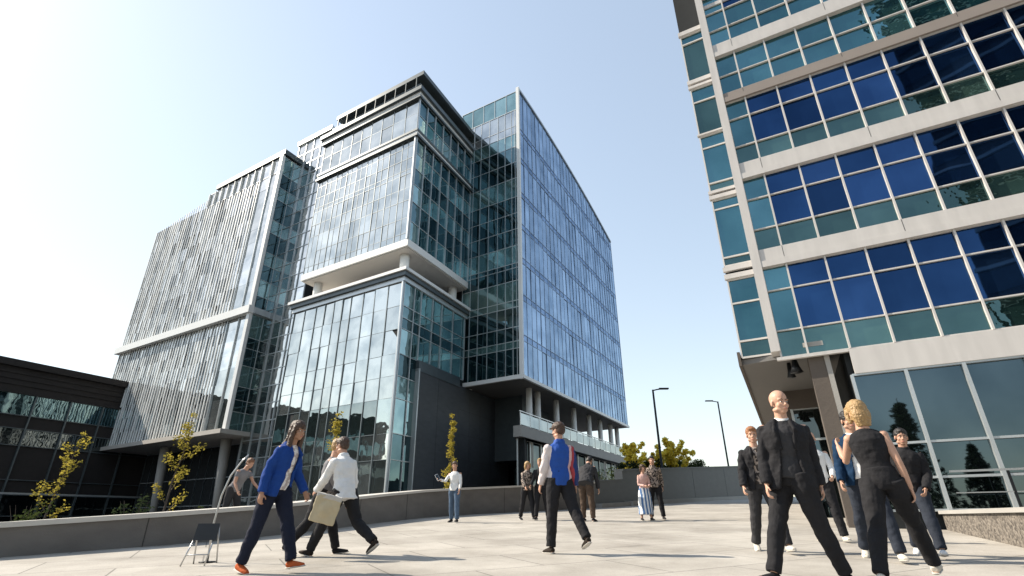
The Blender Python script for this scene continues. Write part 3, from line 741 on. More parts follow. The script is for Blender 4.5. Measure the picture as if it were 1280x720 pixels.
# ================================================================== buildings and trees behind the viewpoint (seen mirrored in the glass)
t = thing('brown_block', 'dark brown office block standing behind the viewpoint, mirrored in the right building', 'building')
MB().box(-1, 40, -60, -42, -1, 66).build('core', 'brick_dark', t)
for j in range(16):
    MB().box(-.8, 39.8, -42, -41.9, 1+j*4.1, 3.2+j*4.1).build('window', 'g_dark', t)
    MB().box(-1.1, 40.1, -42, -41.7, 3.4+j*4.1, 3.8+j*4.1).build('ledge', 'concrete', t)

def leaf_cloud(mb, centers, n, size, seed, flat=.5):
    rnd = random.Random(seed)
    for c, r in centers:
        for _ in range(int(n*1.9)):
            v = Vector((rnd.gauss(0, 1), rnd.gauss(0, 1), rnd.gauss(0, 1))); v.normalize()
            p = Vector(c)+v*r*(rnd.random()**.45)
            s_ = size*.76*rnd.uniform(.6, 1.4)
            a = Vector((rnd.gauss(0, 1), rnd.gauss(0, 1), rnd.gauss(0, 1)*flat)).normalized()
            b = a.cross(Vector((rnd.gauss(0, 1), rnd.gauss(0, 1), rnd.gauss(0, 1)))).normalized()
            mb.poly([p-a*s_, p+b*s_*.55, p+a*s_, p-b*s_*.55], 0, rnd.random())

def young_tree(name, label, cat, x, y, z0, h, spread, mat, lean=(0, 0), n=16, size=.06, seed=1, group=None, limbs=9, crown0=.25):
    rnd = random.Random(seed)
    t = thing(name, label, cat, (x, y, z0), 0, group)
    mb = MB(); pts = [(lean[0]*k**1.2*h+rnd.uniform(-.02, .02)*h*k, lean[1]*k*h, h*k) for k in (0, .25, .5, .75, 1)]
    mb.tube(pts, [.035*h/3.5+.01, .03*h/3.5, .022*h/3.5, .014*h/3.5, .004], 8)
    cs = []
    for i in range(limbs):
        k = crown0+(1-crown0)*i/limbs*.95
        j = min(3, int(k*4)); f = k*4-j
        p = Vector(pts[j]).lerp(Vector(pts[j+1]), f)
        an = rnd.uniform(0, 6.28); l = spread*(1-.75*(k-crown0)/(1-crown0))*rnd.uniform(.6, 1.15)
        q = p+Vector((math.cos(an)*l, math.sin(an)*l, l*rnd.uniform(.7, 1.3)))
        m_ = p.lerp(q, .5)+Vector((0, 0, -.04))
        mb.tube([p, m_, q], [.012*h/3.5+.003, .008*h/3.5+.002, .003], 6)
        for f in (.45, .75, 1.0): cs.append((p.lerp(q, f), .10*h/3.5+rnd.uniform(0, .10)*h/3.5))
    for k in frange(.6, 1.0, 5):
        j = min(3, int(k*4)); cs.append((Vector(pts[j]).lerp(Vector(pts[j+1]), k*4-j), .12*h/3.5))
    mb.build('trunk', 'bark', t)
    lb = MB(); leaf_cloud(lb, cs, n, size, seed+5)
    lb.build('crown', mat, t)
    return t

G1 = 'young yellow leaved trees behind the planter wall'
young_tree('young_tree', 'sparse yellow leaved young tree farthest left, in front of the dark building', 'tree', -16.0, 19.2, -.3, 3.9, .75, 'leaf_y', (.13, 0), 11, .06, 3, G1)
young_tree('young_tree', 'yellow leaved young tree in front of the base of the finned tower', 'tree', -13.2, 21.1, -.3, 4.9, .85, 'leaf_y', (.10, 0), 15, .065, 8, G1)
young_tree('young_tree', 'slim yellow young tree rising behind the white jacketed walker', 'tree', -7.9, 23.8, 0, 5.1, .5, 'leaf_y', (0, 0), 20, .065, 5, G1, crown0=.35)
young_tree('young_tree', 'narrow yellow young tree in front of the slate clad portal', 'tree', -2.75, 24.4, 1.2, 3.9, .36, 'leaf_y', (0, 0), 22, .055, 6, G1, limbs=11, crown0=.15)
G2 = 'yellow trees behind the dark retaining wall'
young_tree('yellow_tree', 'bushy yellow tree left of the taller street lamp', 'tree', 8.9, 40.2, 1.2, 4.5, 1.5, 'leaf_y2', (0, 0), 46, .12, 21, G2, 18, .4)
young_tree('yellow_tree', 'low yellow tree between the two bushy ones, behind the taller street lamp', 'tree', 11.4, 43.0, 1.6, 3.7, 1.1, 'leaf_y2', (0, 0), 36, .12, 23, G2, 14, .4)
young_tree('yellow_tree', 'bushy yellow tree right of the taller street lamp', 'tree', 13.3, 44.8, 1.2, 5.1, 1.8, 'leaf_y2', (0, 0), 50, .14, 22, G2, 18, .45)

def shrub(label, x, y, z, r, h, mat, seed, group, n=60, size=.07):
    t = thing('shrub', label, 'shrub', (x, y, z), 0, group); rnd = random.Random(seed)
    mb = MB()
    for k in range(6):
        an = k*1.05+rnd.random(); mb.tube([(0, 0, 0), (math.cos(an)*r*.4, math.sin(an)*r*.4, h*.5), (math.cos(an)*r*.7, math.sin(an)*r*.7, h*.9)], [.02, .012, .005], 6)
    mb.build('stem', 'bark', t)
    lb = MB(); cs = [(Vector((rnd.uniform(-r, r)*.7, rnd.uniform(-r, r)*.7, h*rnd.uniform(.3, .9))), r*.45) for _ in range(9)]
    leaf_cloud(lb, cs, n, size, seed); lb.build('foliage', mat, t)
    return t
GS = 'dark shrubs on top of the retaining wall'
xs = [(9.0, 37.9), (10.6, 40.2), (12.0, 42.2), (13.6, 44.4), (15.2, 46.6), (16.4, 48.3), (17.6, 50), (19, 52)]
lab = ['round dark shrub at the left end of the taller wall', 'dark shrub below the left yellow tree', 'dark shrub at the foot of the taller street lamp', 'dark shrub below the right yellow tree',
       'dark shrub just right of the right yellow tree', 'dark shrub halfway between the two street lamps', 'dark shrub at the foot of the shorter street lamp', 'dark shrub right of the shorter street lamp']
for i, (x, y) in enumerate(xs):
    shrub(lab[i], x-.9, y+.9, zt2(y)-.6, .85, 1.0+.25*(i % 3), ['leaf_d', 'leaf_g'][i % 2], 40+i, GS, 42, .11)
GS2 = 'low shrubs behind the planter wall'
lb2 = ['low shrub behind the wall at the far left young tree', 'low shrub behind the wall between the two left young trees', 'low shrub behind the wall just right of the second young tree',
       'low shrub behind the wall beside the leaning figure', 'low shrub behind the wall left of the blue blazer']
for i, (x, y) in enumerate([(-13.2, 15.3), (-11.9, 17.6), (-9.9, 18.2), (-8.3, 19.0), (-7.2, 19.6)]):
    shrub(lb2[i], x, y, .1, .55, 1.15+.2*(i % 2), ['leaf_g', 'leaf_d'][i % 2], 60+i, GS2, 26, .06)
# low dark greenery behind the low wall under the terrace
lb3 = ['dark shrub behind the short wall beside the bent figure', 'leafy shrub behind the short wall under the terrace end', 'reddish dark shrub behind the short wall nearest the taller wall']
for i, (x, y) in enumerate([(4.6, 31.6), (6.2, 33.9), (7.2, 36.0)]):
    shrub(lb3[i], x, y, 1.6, .8, 1.7+.3*i, ['leaf_d', 'leaf_g', 'leaf_y'][i], 80+i, 'shrubs behind the short dark wall', 26, .09)

def conifer(x, y, h, label, seed):
    rnd = random.Random(seed); t = thing('fir_tree', label, 'tree', (x, y, -.8), 0, 'fir trees behind the viewpoint')
    mb = MB().tube([(0, 0, 0), (0, 0, h)], [.16, .02], 8); mb.build('trunk', 'bark', t)
    lb = MB()
    for k in range(26):
        z = h*(.12+.86*k/26); r = h*.27*(1-k/27)
        for j in range(9):
            an = rnd.random()*6.28; cs = [(Vector((math.cos(an)*r*f, math.sin(an)*r*f, z-r*f*.25)), .18*h/8) for f in (.35, .7, 1.0)]
            leaf_cloud(lb, cs, 5, .16, seed*100+k*9+j)
    lb.build('crown', 'leaf_d', t)
conifer(-2.0, -15, 8.8, 'tallest fir tree behind the viewpoint, mirrored in the ground floor glass', 3)
conifer(-7.5, -21, 8.5, 'middle sized fir tree behind the viewpoint', 4)
conifer(.6, -17, 6.0, 'smallest fir tree behind the viewpoint, nearest the brown block', 5)

# street lamps
def lamp(label, x, y, h, arm):
    t = thing('street_lamp', label, 'street lamp', (x, y, -1.1), 0, 'slim dark street lamps beyond the wall')
    MB().tube([(0, 0, 0), (0, 0, .9), (0, 0, .95), (0, 0, h)], [.16, .15, .11, .075], 14).build('pole', 'lamp_metal', t, True)
    MB().tube([(0, 0, h-.06), (arm*.35, 0, h+.02), (arm, 0, h+.1)], .05, 8).build('arm', 'lamp_metal', t, True)
    s = 1 if arm > 0 else -1
    MB().box(min(arm*.5, arm*1.25), max(arm*.5, arm*1.25), -.14, .14, h+.03, h+.13).build('lamp_head', 'lamp_metal', t)
lamp('taller street lamp with its arm pointing right, beside the blue tower', 11.16, 41.2, 11.17, 1.0)
lamp('shorter farther street lamp with its arm pointing left, nearer the right building', 23.0, 58.6, 13.74, -1.1)

# ================================================================== people
def remesh(name, mb, voxel, mats, parent, disp=0., dscale=.1, smooth_it=4, mat_fn=None):
    """fuse the overlapping solids of mb into one continuous skin"""
    me0 = mb.data('tmp'); o = bpy.data.objects.new('tmp', me0); COL.objects.link(o)
    md = o.modifiers.new('r', 'REMESH'); md.mode = 'VOXEL'; md.voxel_size = voxel
    if disp:
        tx = bpy.data.textures.new('fold', 'CLOUDS'); tx.noise_scale = dscale; tx.noise_depth = 1
        dm = o.modifiers.new('d', 'DISPLACE'); dm.texture = tx; dm.strength = disp; dm.mid_level = .35; dm.texture_coords = 'LOCAL'
    if smooth_it:
        sm = o.modifiers.new('s', 'SMOOTH'); sm.factor = .5; sm.iterations = smooth_it
    dg = bpy.context.evaluated_depsgraph_get(); ev = o.evaluated_get(dg)
    me = bpy.data.meshes.new_from_object(ev); me.materials.clear()
    bpy.data.objects.remove(o); bpy.data.meshes.remove(me0)
    if mat_fn:
        for p in me.polygons: p.material_index = mat_fn(p.center)
    else:
        me.polygons.foreach_set('material_index', [0]*len(me.polygons))
    if not isinstance(mats, (list, tuple)): mats = [mats]
    return link(name, me, mats, parent, True)

def rotx(a): return Matrix.Rotation(R(a), 3, 'X')
def roty(a): return Matrix.Rotation(R(a), 3, 'Y')
def rotz(a): return Matrix.Rotation(R(a), 3, 'Z')

def human(label, x, y, face, H=1.75, near=True, z=None, lean=4, side=0, twist=0, legL=(25, 3, 8), legR=(-20, 3, 12), armL=(-20, 8, 20, 0), armR=(25, 8, 25, 0),
          head=(0, 0, 0), skin='skin', hair=('short', 'hair_dark'), top=None, jacket=None, pants='c_black', shoes='c_leather', girth=1., group='people walking on the plaza',
          skirt=None, female=False, coat_len=.0, sleeve=1.0, open_front=True, collar=None):
    """pose angles in degrees. leg=(hip flex, spread, knee bend); arm=(shoulder flex, spread, elbow flex, inward); head=(yaw, pitch, roll)"""
    k = H/1.75; vx = .0075 if near else .013
    t = thing('person', label, 'person', (0, 0, 0), R(face), group)
    P = {}
    hip = Vector((0, 0, 0))
    Mt = rotz(twist)@rotx(-lean)@roty(side)
    spine = lambda h, yy=0: hip+Mt@Vector((0, yy*k, h*k))
    sw = (.158 if female else .182)*k; hw = .092*k
    legs = {}; arms = {}
    for s, nm, L in ((-1, 'L', legL), (1, 'R', legR)):
        a = hip+Vector((s*hw, 0, -.03*k))
        D = rotx(L[0])@roty(-s*L[1])@Vector((0, 0, -1)); kn = a+D*.43*k
        D2 = rotx(L[0]-L[2])@roty(-s*L[1])@Vector((0, 0, -1)); an = kn+D2*.43*k
        fp = L[3] if len(L) > 3 else max(-35, min(12, (L[0]-L[2])*.5))
        F = rotx(fp)@Vector((0, 1, 0)); F.x += s*.12; F.normalize()
        legs[nm] = (a, kn, an, F, rotx(fp)@Vector((0, 0, -1)))
    for s, nm, A in ((-1, 'L', armL), (1, 'R', armR)):
        a = spine(.442)+Mt@Vector((s*sw, 0, 0))
        B = Mt
        D = B@rotx(A[0])@roty(-s*A[1])@Vector((0, 0, -1)); el = a+D*.285*k
        D2 = B@rotz(s*A[3])@rotx(A[0]+A[2])@roty(-s*A[1]*.6)@Vector((0, 0, -1)); wr = el+D2*.255*k
        arms[nm] = (a, el, wr, D2, B)
    low = min(min((l[2]+l[4]*.085*k).z, (l[2]+l[4]*.085*k+l[3]*.16*k).z, (l[2]+l[4]*.085*k-l[3]*.05*k).z) for l in legs.values())
    gzv = gz(y) if z is None else z
    sh = Vector((0, 0, -low))
    t.location = (x, y, gzv)
    def S(v): return Vector(v)+sh
    # ---------------- body (skin): one continuous figure
    mb = MB()
    tor = [(-.06, .138, .095), (.06, .134, .094), (.17, .122 if female else .130, .088), (.30, .150, .110), (.40, .162, .106), (.44, .150, .090), (.475, .112, .072), (.505, .072, .060), (.57, .056, .058), (.62, .052, .056)]
    mb.tube([S(spine(h, .01)) for h, a, b in tor], [(a*k*girth if h < .5 else a*k, b*k*girth if h < .5 else b*k) for h, a, b in tor], 20, ref=(Mt@Vector((0, 1, 0))))
    hc = S(spine(.70, .035)); Hm = Mt@rotz(head[0])@rotx(-head[1]+lean*.6)@roty(head[2])
    hp = lambda v: hc+Hm@(Vector(v)*k)
    mb.tube([S(spine(.55, .01)), hp((0, -.015, -.06))], [.058*k, .054*k], 14)
    mb.ell(hp((0, -.012, .035)), .077*k, .098*k, .090*k, Hm)                     # cranium
    mb.ell(hp((0, .022, -.040)), .058*k, .068*k, .078*k, Hm)                     # face
    mb.ell(hp((0, .052, -.092)), .030*k, .028*k, .024*k, Hm)                     # chin
    for s in (-1, 1):
        mb.ell(hp((s*.036, .052, -.034)), .026*k, .026*k, .026*k, Hm)            # cheeks
        mb.ell(hp((s*.030, .072, .020)), .028*k, .016*k, .010*k, Hm)             # brow
        mb.ell(hp((s*.048, -.0, -.075)), .022*k, .045*k, .022*k, Hm)             # jaw
        mb.ell(hp((s*.078, -.008, -.012)), .009*k, .020*k, .032*k, Hm)           # ear
    if near:
        mb.tube([hp((0, .080, .012)), hp((0, .100, -.022)), hp((0, .104, -.036))], [.008*k, .012*k, .014*k], 10)   # nose
        mb.ell(hp((0, .084, -.068)), .024*k, .012*k, .011*k, Hm)
    else: mb.ell(hp((0, .092, -.02)), .012*k, .016*k, .024*k, Hm)
    for nm, (a, kn, an, F, dn) in legs.items():
        a_, k_, n_ = S(a), S(kn), S(an)
        mb.tube([a_+Vector((0, 0, .04)), a_.lerp(k_, .3), a_.lerp(k_, .8), k_, k_.lerp(n_, .3), k_.lerp(n_, .75), n_], [.088*k, .085*k, .062*k, .056*k, .056*k, .040*k, .036*k], 14)
        mb.tube([n_-F*.05*k+dn*.045*k, n_+F*.05*k+dn*.05*k, n_+F*.16*k+dn*.062*k], [.034*k, .036*k, .022*k], 10)
    for s, nm in ((-1, 'L'), (1, 'R')):
        a, el, wr, D2, B = arms[nm]; a_, e_, w_ = S(a), S(el), S(wr)
        mb.ell(a_, .048*k, .048*k, .045*k)
        mb.tube([a_, a_.lerp(e_, .4), e_, e_.lerp(w_, .35), w_], [.044*k, .043*k, .035*k, .037*k, .025*k], 14)
        # hand: palm, four unequal curled fingers, thumb off the side of the palm
        d = D2.normalized(); inn = (B@Vector((-s, 0, 0))); pn = (inn-d*inn.dot(d)).normalized(); lat = d.cross(pn)*(-s)  # lat points to the thumb side (forward)
        if lat.dot(B@Vector((0, 1, 0))) < 0 and abs(lat.dot(B@Vector((0, 1, 0)))) > .3: lat = -lat
        mb.tube([w_-d*.01, w_+d*.035*k, w_+d*.085*k], [(.024*k, .018*k), (.036*k, .015*k), (.038*k, .014*k)], 12, ref=pn)
        fr = .0085*k
        for q, ln in enumerate((.066, .075, .070, .054)):
            b0 = w_+d*.082*k+lat*(.027-.018*q)*k
            c1 = b0+(d*.85+pn*.35).normalized()*ln*.45*k; c2 = c1+(d*.5+pn*.8).normalized()*ln*.32*k; c3 = c2+(d*.05+pn).normalized()*ln*.25*k
            mb.tube([b0-d*.02*k, b0, c1, c2, c3], [fr, fr, fr*.95, fr*.88, fr*.75], 8)
        b0 = w_+d*.03*k+lat*.030*k; c1 = b0+(d*.6+lat*.7+pn*.3).normalized()*.038*k; c2 = c1+(d*.85+lat*.15+pn*.4).normalized()*.030*k
        mb.tube([b0-lat*.014*k, b0, c1, c2], [fr*1.2, fr*1.15, fr*1.05, fr*.85], 8)
    remesh('body', mb, .0062 if near else .010, skin, t, smooth_it=2)
    # face details
    if near:
        for s in (-1, 1):
            MB().ell(hp((s*.030, .0765, -.001)), .0125*k, .0085*k, .0075*k, Hm, 12, 8).build('eye', 'eyewhite', t, True)
            MB().ell(hp((s*.030, .0830, -.001)), .0058*k, .0035*k, .0062*k, Hm, 10, 6).build('iris', 'eye', t, True)
            MB().tube([hp((s*.012, .0875, .019)), hp((s*.030, .0885, .025)), hp((s*.050, .078, .018))], [.0035*k, .0042*k, .002*k], 6).build('eyebrow', hair[1] if hair[0] != 'bald' else 'hair_brown', t, True)
        MB().tube([hp((-.024, .086, -.068)), hp((0, .0965, -.066)), hp((.024, .086, -.068))], [.002*k, .0062*k, .002*k], 8).build('lips', 'lips', t, True)
    # ---------------- hair
    hs, hm = hair
    if hs != 'bald':
        mb = MB()
        if hs == 'short':
            mb.ell(hp((0, -.020, .048)), .086*k, .102*k, .090*k, Hm); mb.ell(hp((0, -.055, .0)), .076*k, .062*k, .078*k, Hm)
            mb.ell(hp((0, .050, .088)), .058*k, .040*k, .028*k, Hm)
        elif hs == 'long':
            mb.ell(hp((0, -.018, .050)), .090*k, .106*k, .092*k, Hm); mb.ell(hp((0, -.06, -.02)), .085*k, .062*k, .11*k, Hm)
            for s in (-1, 1): mb.tube([hp((s*.070, .020, .06)), hp((s*.088, .015, -.04)), hp((s*.085, .0, -.14)), S(spine(.44, .06))+Mt@Vector((s*.10*k, .0, 0)), S(spine(.34, .10))+Mt@Vector((s*.085*k, .0, 0))], [.022*k, .028*k, .034*k, .036*k, .015*k], 12)
            mb.tube([hp((0, -.08, -.02)), hp((0, -.085, -.12)), S(spine(.40, -.11)), S(spine(.28, -.12))], [(.08*k, .045*k), (.085*k, .045*k), (.085*k, .035*k), (.05*k, .018*k)], 14, ref=Mt@Vector((0, 1, 0)))
        elif hs == 'bob':
            mb.ell(hp((0, -.020, .048)), .096*k, .108*k, .096*k, Hm); mb.ell(hp((0, -.050, -.03)), .098*k, .078*k, .11*k, Hm)
            mb.tube([hp((0, -.06, -.06)), hp((0, -.05, -.15))], [(.092*k, .06*k), (.07*k, .04*k)], 14, ref=Hm@Vector((0, 1, 0)))
            for s in (-1, 1): mb.tube([hp((s*.076, .035, .07)), hp((s*.092, .03, -.02)), hp((s*.088, .015, -.10))], [.024*k, .026*k, .018*k], 10)
        elif hs == 'cap':
            mb.ell(hp((0, -.012, .055)), .090*k, .108*k, .078*k, Hm); mb.ell(hp((0, .095, .045)), .06*k, .06*k, .012*k, Hm)
            mb.ell(hp((0, -.055, .0)), .076*k, .062*k, .070*k, Hm)
        remesh('cap' if hs == 'cap' else 'hair', mb, .007 if near else .012, hm, t, .012*k if near else .006, .02, 1)
    # ---------------- trousers or skirt
    def leg_cloth(mb, ease, to=.99):
        for nm, (a, kn, an, F, dn) in legs.items():
            a_, k_, n_ = S(a), S(kn), S(an)
            e_ = k_.lerp(n_, to)
            mb.tube([a_+Vector((0, 0, .05*k)), a_.lerp(k_, .25), a_.lerp(k_, .8), k_, k_.lerp(e_, .25), k_.lerp(e_, .7), e_], [r*k*ease for r in (.100, .100, .078, .071, .073, .062, .060)], 16)
    if pants:
        mb = MB(); leg_cloth(mb, 1.06)
        mb.tube([S(spine(-.085)), S(spine(-.02)), S(spine(.06)), S(spine(.13))], [(.125*k*girth, .100*k*girth), (.162*k*girth, .118*k*girth), (.156*k*girth, .113*k*girth), (.142*k*girth, .104*k*girth)], 20, ref=(Mt@Vector((0, 1, 0))))
        remesh('trousers', mb, vx, pants, t, .022*k, .09, 3)
    if skirt:
        mb = MB(); kn = (S(legs['L'][1])+S(legs['R'][1]))/2
        mb.tube([S(spine(.14)), S(spine(.0)), S(hip).lerp(kn, .5), kn.lerp((S(legs['L'][2])+S(legs['R'][2]))/2, .75)], [(.14*k, .11*k), (.185*k, .145*k), (.22*k, .20*k), (.25*k, .25*k)], 22, ref=Vector((0, 1, 0)))
        remesh('skirt', mb, vx, skirt, t, .03*k, .07, 2)
    # ---------------- shoes
    for nm, (a, kn, an, F, dn) in legs.items():
        n_ = S(an); mb = MB()
        mb.tube([n_-F*.055*k+dn*.045*k, n_-F*.02*k+dn*.035*k, n_+F*.05*k+dn*.048*k, n_+F*.13*k+dn*.060*k, n_+F*.185*k+dn*.068*k],
                [(.034*k, .032*k), (.042*k, .046*k), (.044*k, .038*k), (.046*k, .027*k), (.030*k, .018*k)], 14, ref=dn)
        o = remesh('shoe', mb, .007 if near else .012, shoes, t, 0, .1, 2)
        sb = MB(); sb.tube([n_-F*.065*k+dn*.076*k, n_-F*.02*k+dn*.078*k, n_+F*.09*k+dn*.080*k, n_+F*.195*k+dn*.082*k], [(.030*k, .009*k), (.038*k, .009*k), (.046*k, .009*k), (.026*k, .008*k)], 14, ref=dn)
        sb.build('sole', 'cloth_sole', o, True)
    # ---------------- upper garments
    def torso_cloth(mb, e, hem=-.02, neck=.50):
        R_ = [(hem, .172+.016*(hem < -.1), .128+.016*(hem < -.1)), (.0, .172, .128), (.06, .166, .124), (.17, .145 if not female else .132, .105), (.30, .165, .122), (.40, .178, .120), (.45, .172, .100), (.485, .125, .082), (.51, .085, .070), (neck+.02, .066, .064)]
        mb.tube([S(spine(h, .01)) for h, a, b in R_], [((a+e)*k*(girth if h < .45 else 1), (b+e)*k*(girth if h < .45 else 1)) for h, a, b in R_], 22, ref=(Mt@Vector((0, 1, 0))))
    def arm_cloth(mb, e, to):
        for nm in 'LR':
            a, el, wr, D2, B = arms[nm]; a_, e_, w_ = S(a), S(el), S(wr)
            mb.ell(a_+Vector((0, 0, -.016*k)), (.050+e)*k, (.052+e)*k, (.050+e)*k)
            if to <= .5:
                mb.tube([a_, a_.lerp(e_, to*1.6)], [(.050+e)*k, (.053+e)*k], 16)
            else:
                q = e_.lerp(w_, (to-.5)*2)
                mb.tube([a_-Vector((0, 0, .01*k)), a_.lerp(e_, .45), e_, e_.lerp(q, .5), q], [(.048+e)*k, (.052+e)*k, (.050+e)*k, (.047+e)*k, (.040+e)*k], 16)
    if top:
        mb = MB(); torso_cloth(mb, .0, -.05 if not jacket else -.02)
        if sleeve > .05: arm_cloth(mb, -.004, sleeve if not jacket else .3)
        remesh('shirt', mb, vx, top, t, .016*k, .07, 2)
    if jacket:
        mb = MB()
        e = .012
        if open_front:
            # open shell: rings with a gap at the front, tapering to lapels
            hem = -.10-coat_len
            rg = [(hem, .194, .146, 34), (.0, .186, .140, 30), (.10, .172, .130, 26), (.20, .160, .120, 24), (.30, .176, .134, 26), (.40, .188, .130, 28), (.45, .178, .108, 32), (.485, .130, .090, 44), (.51, .092, .080, 58), (.535, .074, .072, 70)]
            seg = 26; vs = []; fs = []
            Ax = Mt@Vector((1, 0, 0)); Ay = Mt@Vector((0, 1, 0))
            for h, a, b, gp in rg:
                c = S(spine(h, .01)); gg = girth if h < .45 else 1
                for j in range(seg+1):
                    th = R(90+gp+(360-2*gp)*j/seg)
                    for ee in (.012, -.012):
                        vs.append(c+Ax*math.cos(th)*(a+e*.5+ee)*k*gg+Ay*math.sin(th)*(b+e*.5+ee)*k*gg)
            W = 2*(seg+1)
            for i in range(len(rg)-1):
                for j in range(seg):
                    q = i*W+2*j
                    fs.append((q, q+2, q+2+W, q+W)); fs.append((q+1, q+1+W, q+3+W, q+3))
                fs.append((i*W, i*W+W, i*W+W+1, i*W+1)); e2 = i*W+2*seg; fs.append((e2, e2+1, e2+1+W, e2+W))
            for j in range(seg):
                q = 2*j; fs.append((q, q+1, q+3, q+2)); q += (len(rg)-1)*W; fs.append((q, q+2, q+3, q+1))
            mb.mesh(vs, fs)
            # lapels
            for s in (-1, 1):
                mb.tube([S(spine(.525, .0))+Ax*s*.066*k+Ay*.045*k, S(spine(.42, .01))+Ax*s*.088*k+Ay*.128*k, S(spine(.24, .01))+Ax*s*.060*k+Ay*.130*k], [(.010*k, .018*k), (.012*k, .034*k), (.008*k, .012*k)], 10)
        else:
            torso_cloth(mb, e, -.07-coat_len, .51)
            mb.tube([S(spine(.505)), S(spine(.56, .012))], [(.088*k, .082*k), (.072*k, .074*k)], 18, ref=Mt@Vector((0, 1, 0)))
        arm_cloth(mb, .008, .98)
        remesh('jacket', mb, vx, jacket, t, .030*k, .085, 1)
    if collar:
        MB().tube([S(spine(.495, .0)), S(spine(.55, .012))], [(.082*k, .078*k), (.064*k, .066*k)], 18, ref=Mt@Vector((0, 1, 0))).build('collar', collar, t, True)
    def tw(v): return t.matrix_basis@v
    W_ = {nm: Matrix.Translation(t.location)@Matrix.Rotation(R(face), 4, 'Z')@(S(arms[nm][2])+arms[nm][3].normalized()*.09*k) for nm in 'LR'}
    return t, W_, (lambda h, yy=0, xx=0: Matrix.Translation(t.location)@Matrix.Rotation(R(face), 4, 'Z')@(S(spine(h, yy))+Mt@Vector((xx*k, 0, 0)))), (lambda h, yy=0, xx=0: S(spine(h, yy))+Mt@Vector((xx*k, 0, 0)))

M['c_nightjeans'] = mat_cloth('cloth_night_denim', (.018, .022, .034), (.032, .04, .055))
M['cloth_sole'] = mat_plain('shoe_sole', (.5, .48, .44), .7, .1)
# mottled two-sided jacket cloth: colour by body side
def mat_jacket_panels():
    m, nt, out = new_mat('cloth_blue_white_red_jacket')
    b = nd(nt, 'ShaderNodeBsdfPrincipled', i_Roughness=.7); b.inputs['Specular IOR Level'].default_value = .25
    tc = nd(nt, 'ShaderNodeTexCoord'); sp = nd(nt, 'ShaderNodeSeparateXYZ'); nt.links.new(tc.outputs['Object'], sp.inputs[0])
    nz = nd(nt, 'ShaderNodeTexNoise', i_Scale=5.); nt.links.new(tc.outputs['Object'], nz.inputs[0])
    ad = nd(nt, 'ShaderNodeMath', operation='MULTIPLY_ADD'); ad.inputs[1].default_value = .10
    nt.links.new(nz.outputs[0], ad.inputs[0]); nt.links.new(sp.outputs[0], ad.inputs[2])
    mr = nd(nt, 'ShaderNodeMapRange'); mr.inputs[1].default_value = -.30; mr.inputs[2].default_value = .40
    nt.links.new(ad.outputs[0], mr.inputs[0])
    cr = nd(nt, 'ShaderNodeValToRGB'); cr.color_ramp.interpolation = 'CONSTANT'
    els = cr.color_ramp.elements; els[0].position = 0; els[0].color = (.62, .56, .56, 1); els[1].position = .27; els[1].color = (.015, .07, .32, 1)
    for p, c in ((.66, (.60, .42, .42, 1)), (.73, (.35, .05, .06, 1)), (.78, (.02, .04, .14, 1))):
        e = els.new(p); e.color = c
    nt.links.new(mr.outputs[0], cr.inputs[0]); nt.links.new(cr.outputs[0], b.inputs['Base Color'])
    nb = nd(nt, 'ShaderNodeTexNoise', i_Scale=22., i_Detail=4.); nt.links.new(tc.outputs['Object'], nb.inputs['Vector'])
    bp = nd(nt, 'ShaderNodeBump', i_Strength=.4, i_Distance=.02); nt.links.new(nb.outputs[0], bp.inputs['Height']); nt.links.new(bp.outputs[0], b.inputs['Normal'])
    nt.links.new(b.outputs[0], out.inputs[0]); return m
M['c_panels'] = mat_jacket_panels()

# --- left group
wb, Wb, _, _ = human('long haired woman in cobalt blue blazer and white blouse leaning forward as she walks', -2.78, 6.5, -118, H=1.62, lean=13, twist=14,
      legL=(22, 4, 4), legR=(-10, 4, 8), armL=(22, 8, 22, 0), armR=(-6, 12, 18, 0), head=(-10, 0, 0), skin='skin_dark', hair=('long', 'hair_brown'), top='c_whiteprint', jacket='c_blue', pants='c_navy',
      shoes='c_orange', female=True, girth=.98)
human('dark haired walker in loose white jacket and black trousers reaching for a tan paper bag', -2.40, 7.95, 58, H=1.68, lean=13, legL=(34, 4, 8), legR=(-26, 3, 30), armL=(42, 4, 22, 10), armR=(12, 10, 16, 0),
      head=(12, 6, 0), hair=('short', 'hair_brown'), jacket='c_white', open_front=False, pants='c_black', shoes='c_leather', coat_len=.05)
human('fair haired person in a grey sleeved white top walking half hidden behind the white jacket', -2.80, 8.2, -80, H=1.6, lean=10, legL=(22, 4, 6), legR=(-18, 3, 20), armL=(34, 8, 20, 10), armR=(24, 8, 20, 0),
      head=(10, 5, 0), skin='skin_pale', hair=('short', 'hair_blond'), top='c_grey', jacket=None, pants='c_black', shoes='c_black', female=True, sleeve=.95)
# portfolio between the two walkers
pf_ = thing('tote_bag', 'large tan paper bag held low between the blue blazer and white jacket walkers', 'bag', (-2.52, 7.62, .92), R(12))
pf_.rotation_euler = (R(8), R(14), R(12))
bm_ = MB().box(-.165, .165, -.028, .028, -.25, .10); bm_.ell((0, 0, -.08), .12, .05, .13)
remesh('bag_body', bm_, .008, 'paper', pf_, .03, .12, 3)
fb_ = MB().box(-.17, .17, -.034, .034, .05, .108); remesh('flap', fb_, .007, 'cloth_sole', pf_, .01, .08, 2)
MB().tube([(-.06, 0, .09), (-.05, 0, .14), (.05, 0, .14), (.06, 0, .09)], .008, 8).build('handle', 'bark', pf_, True)

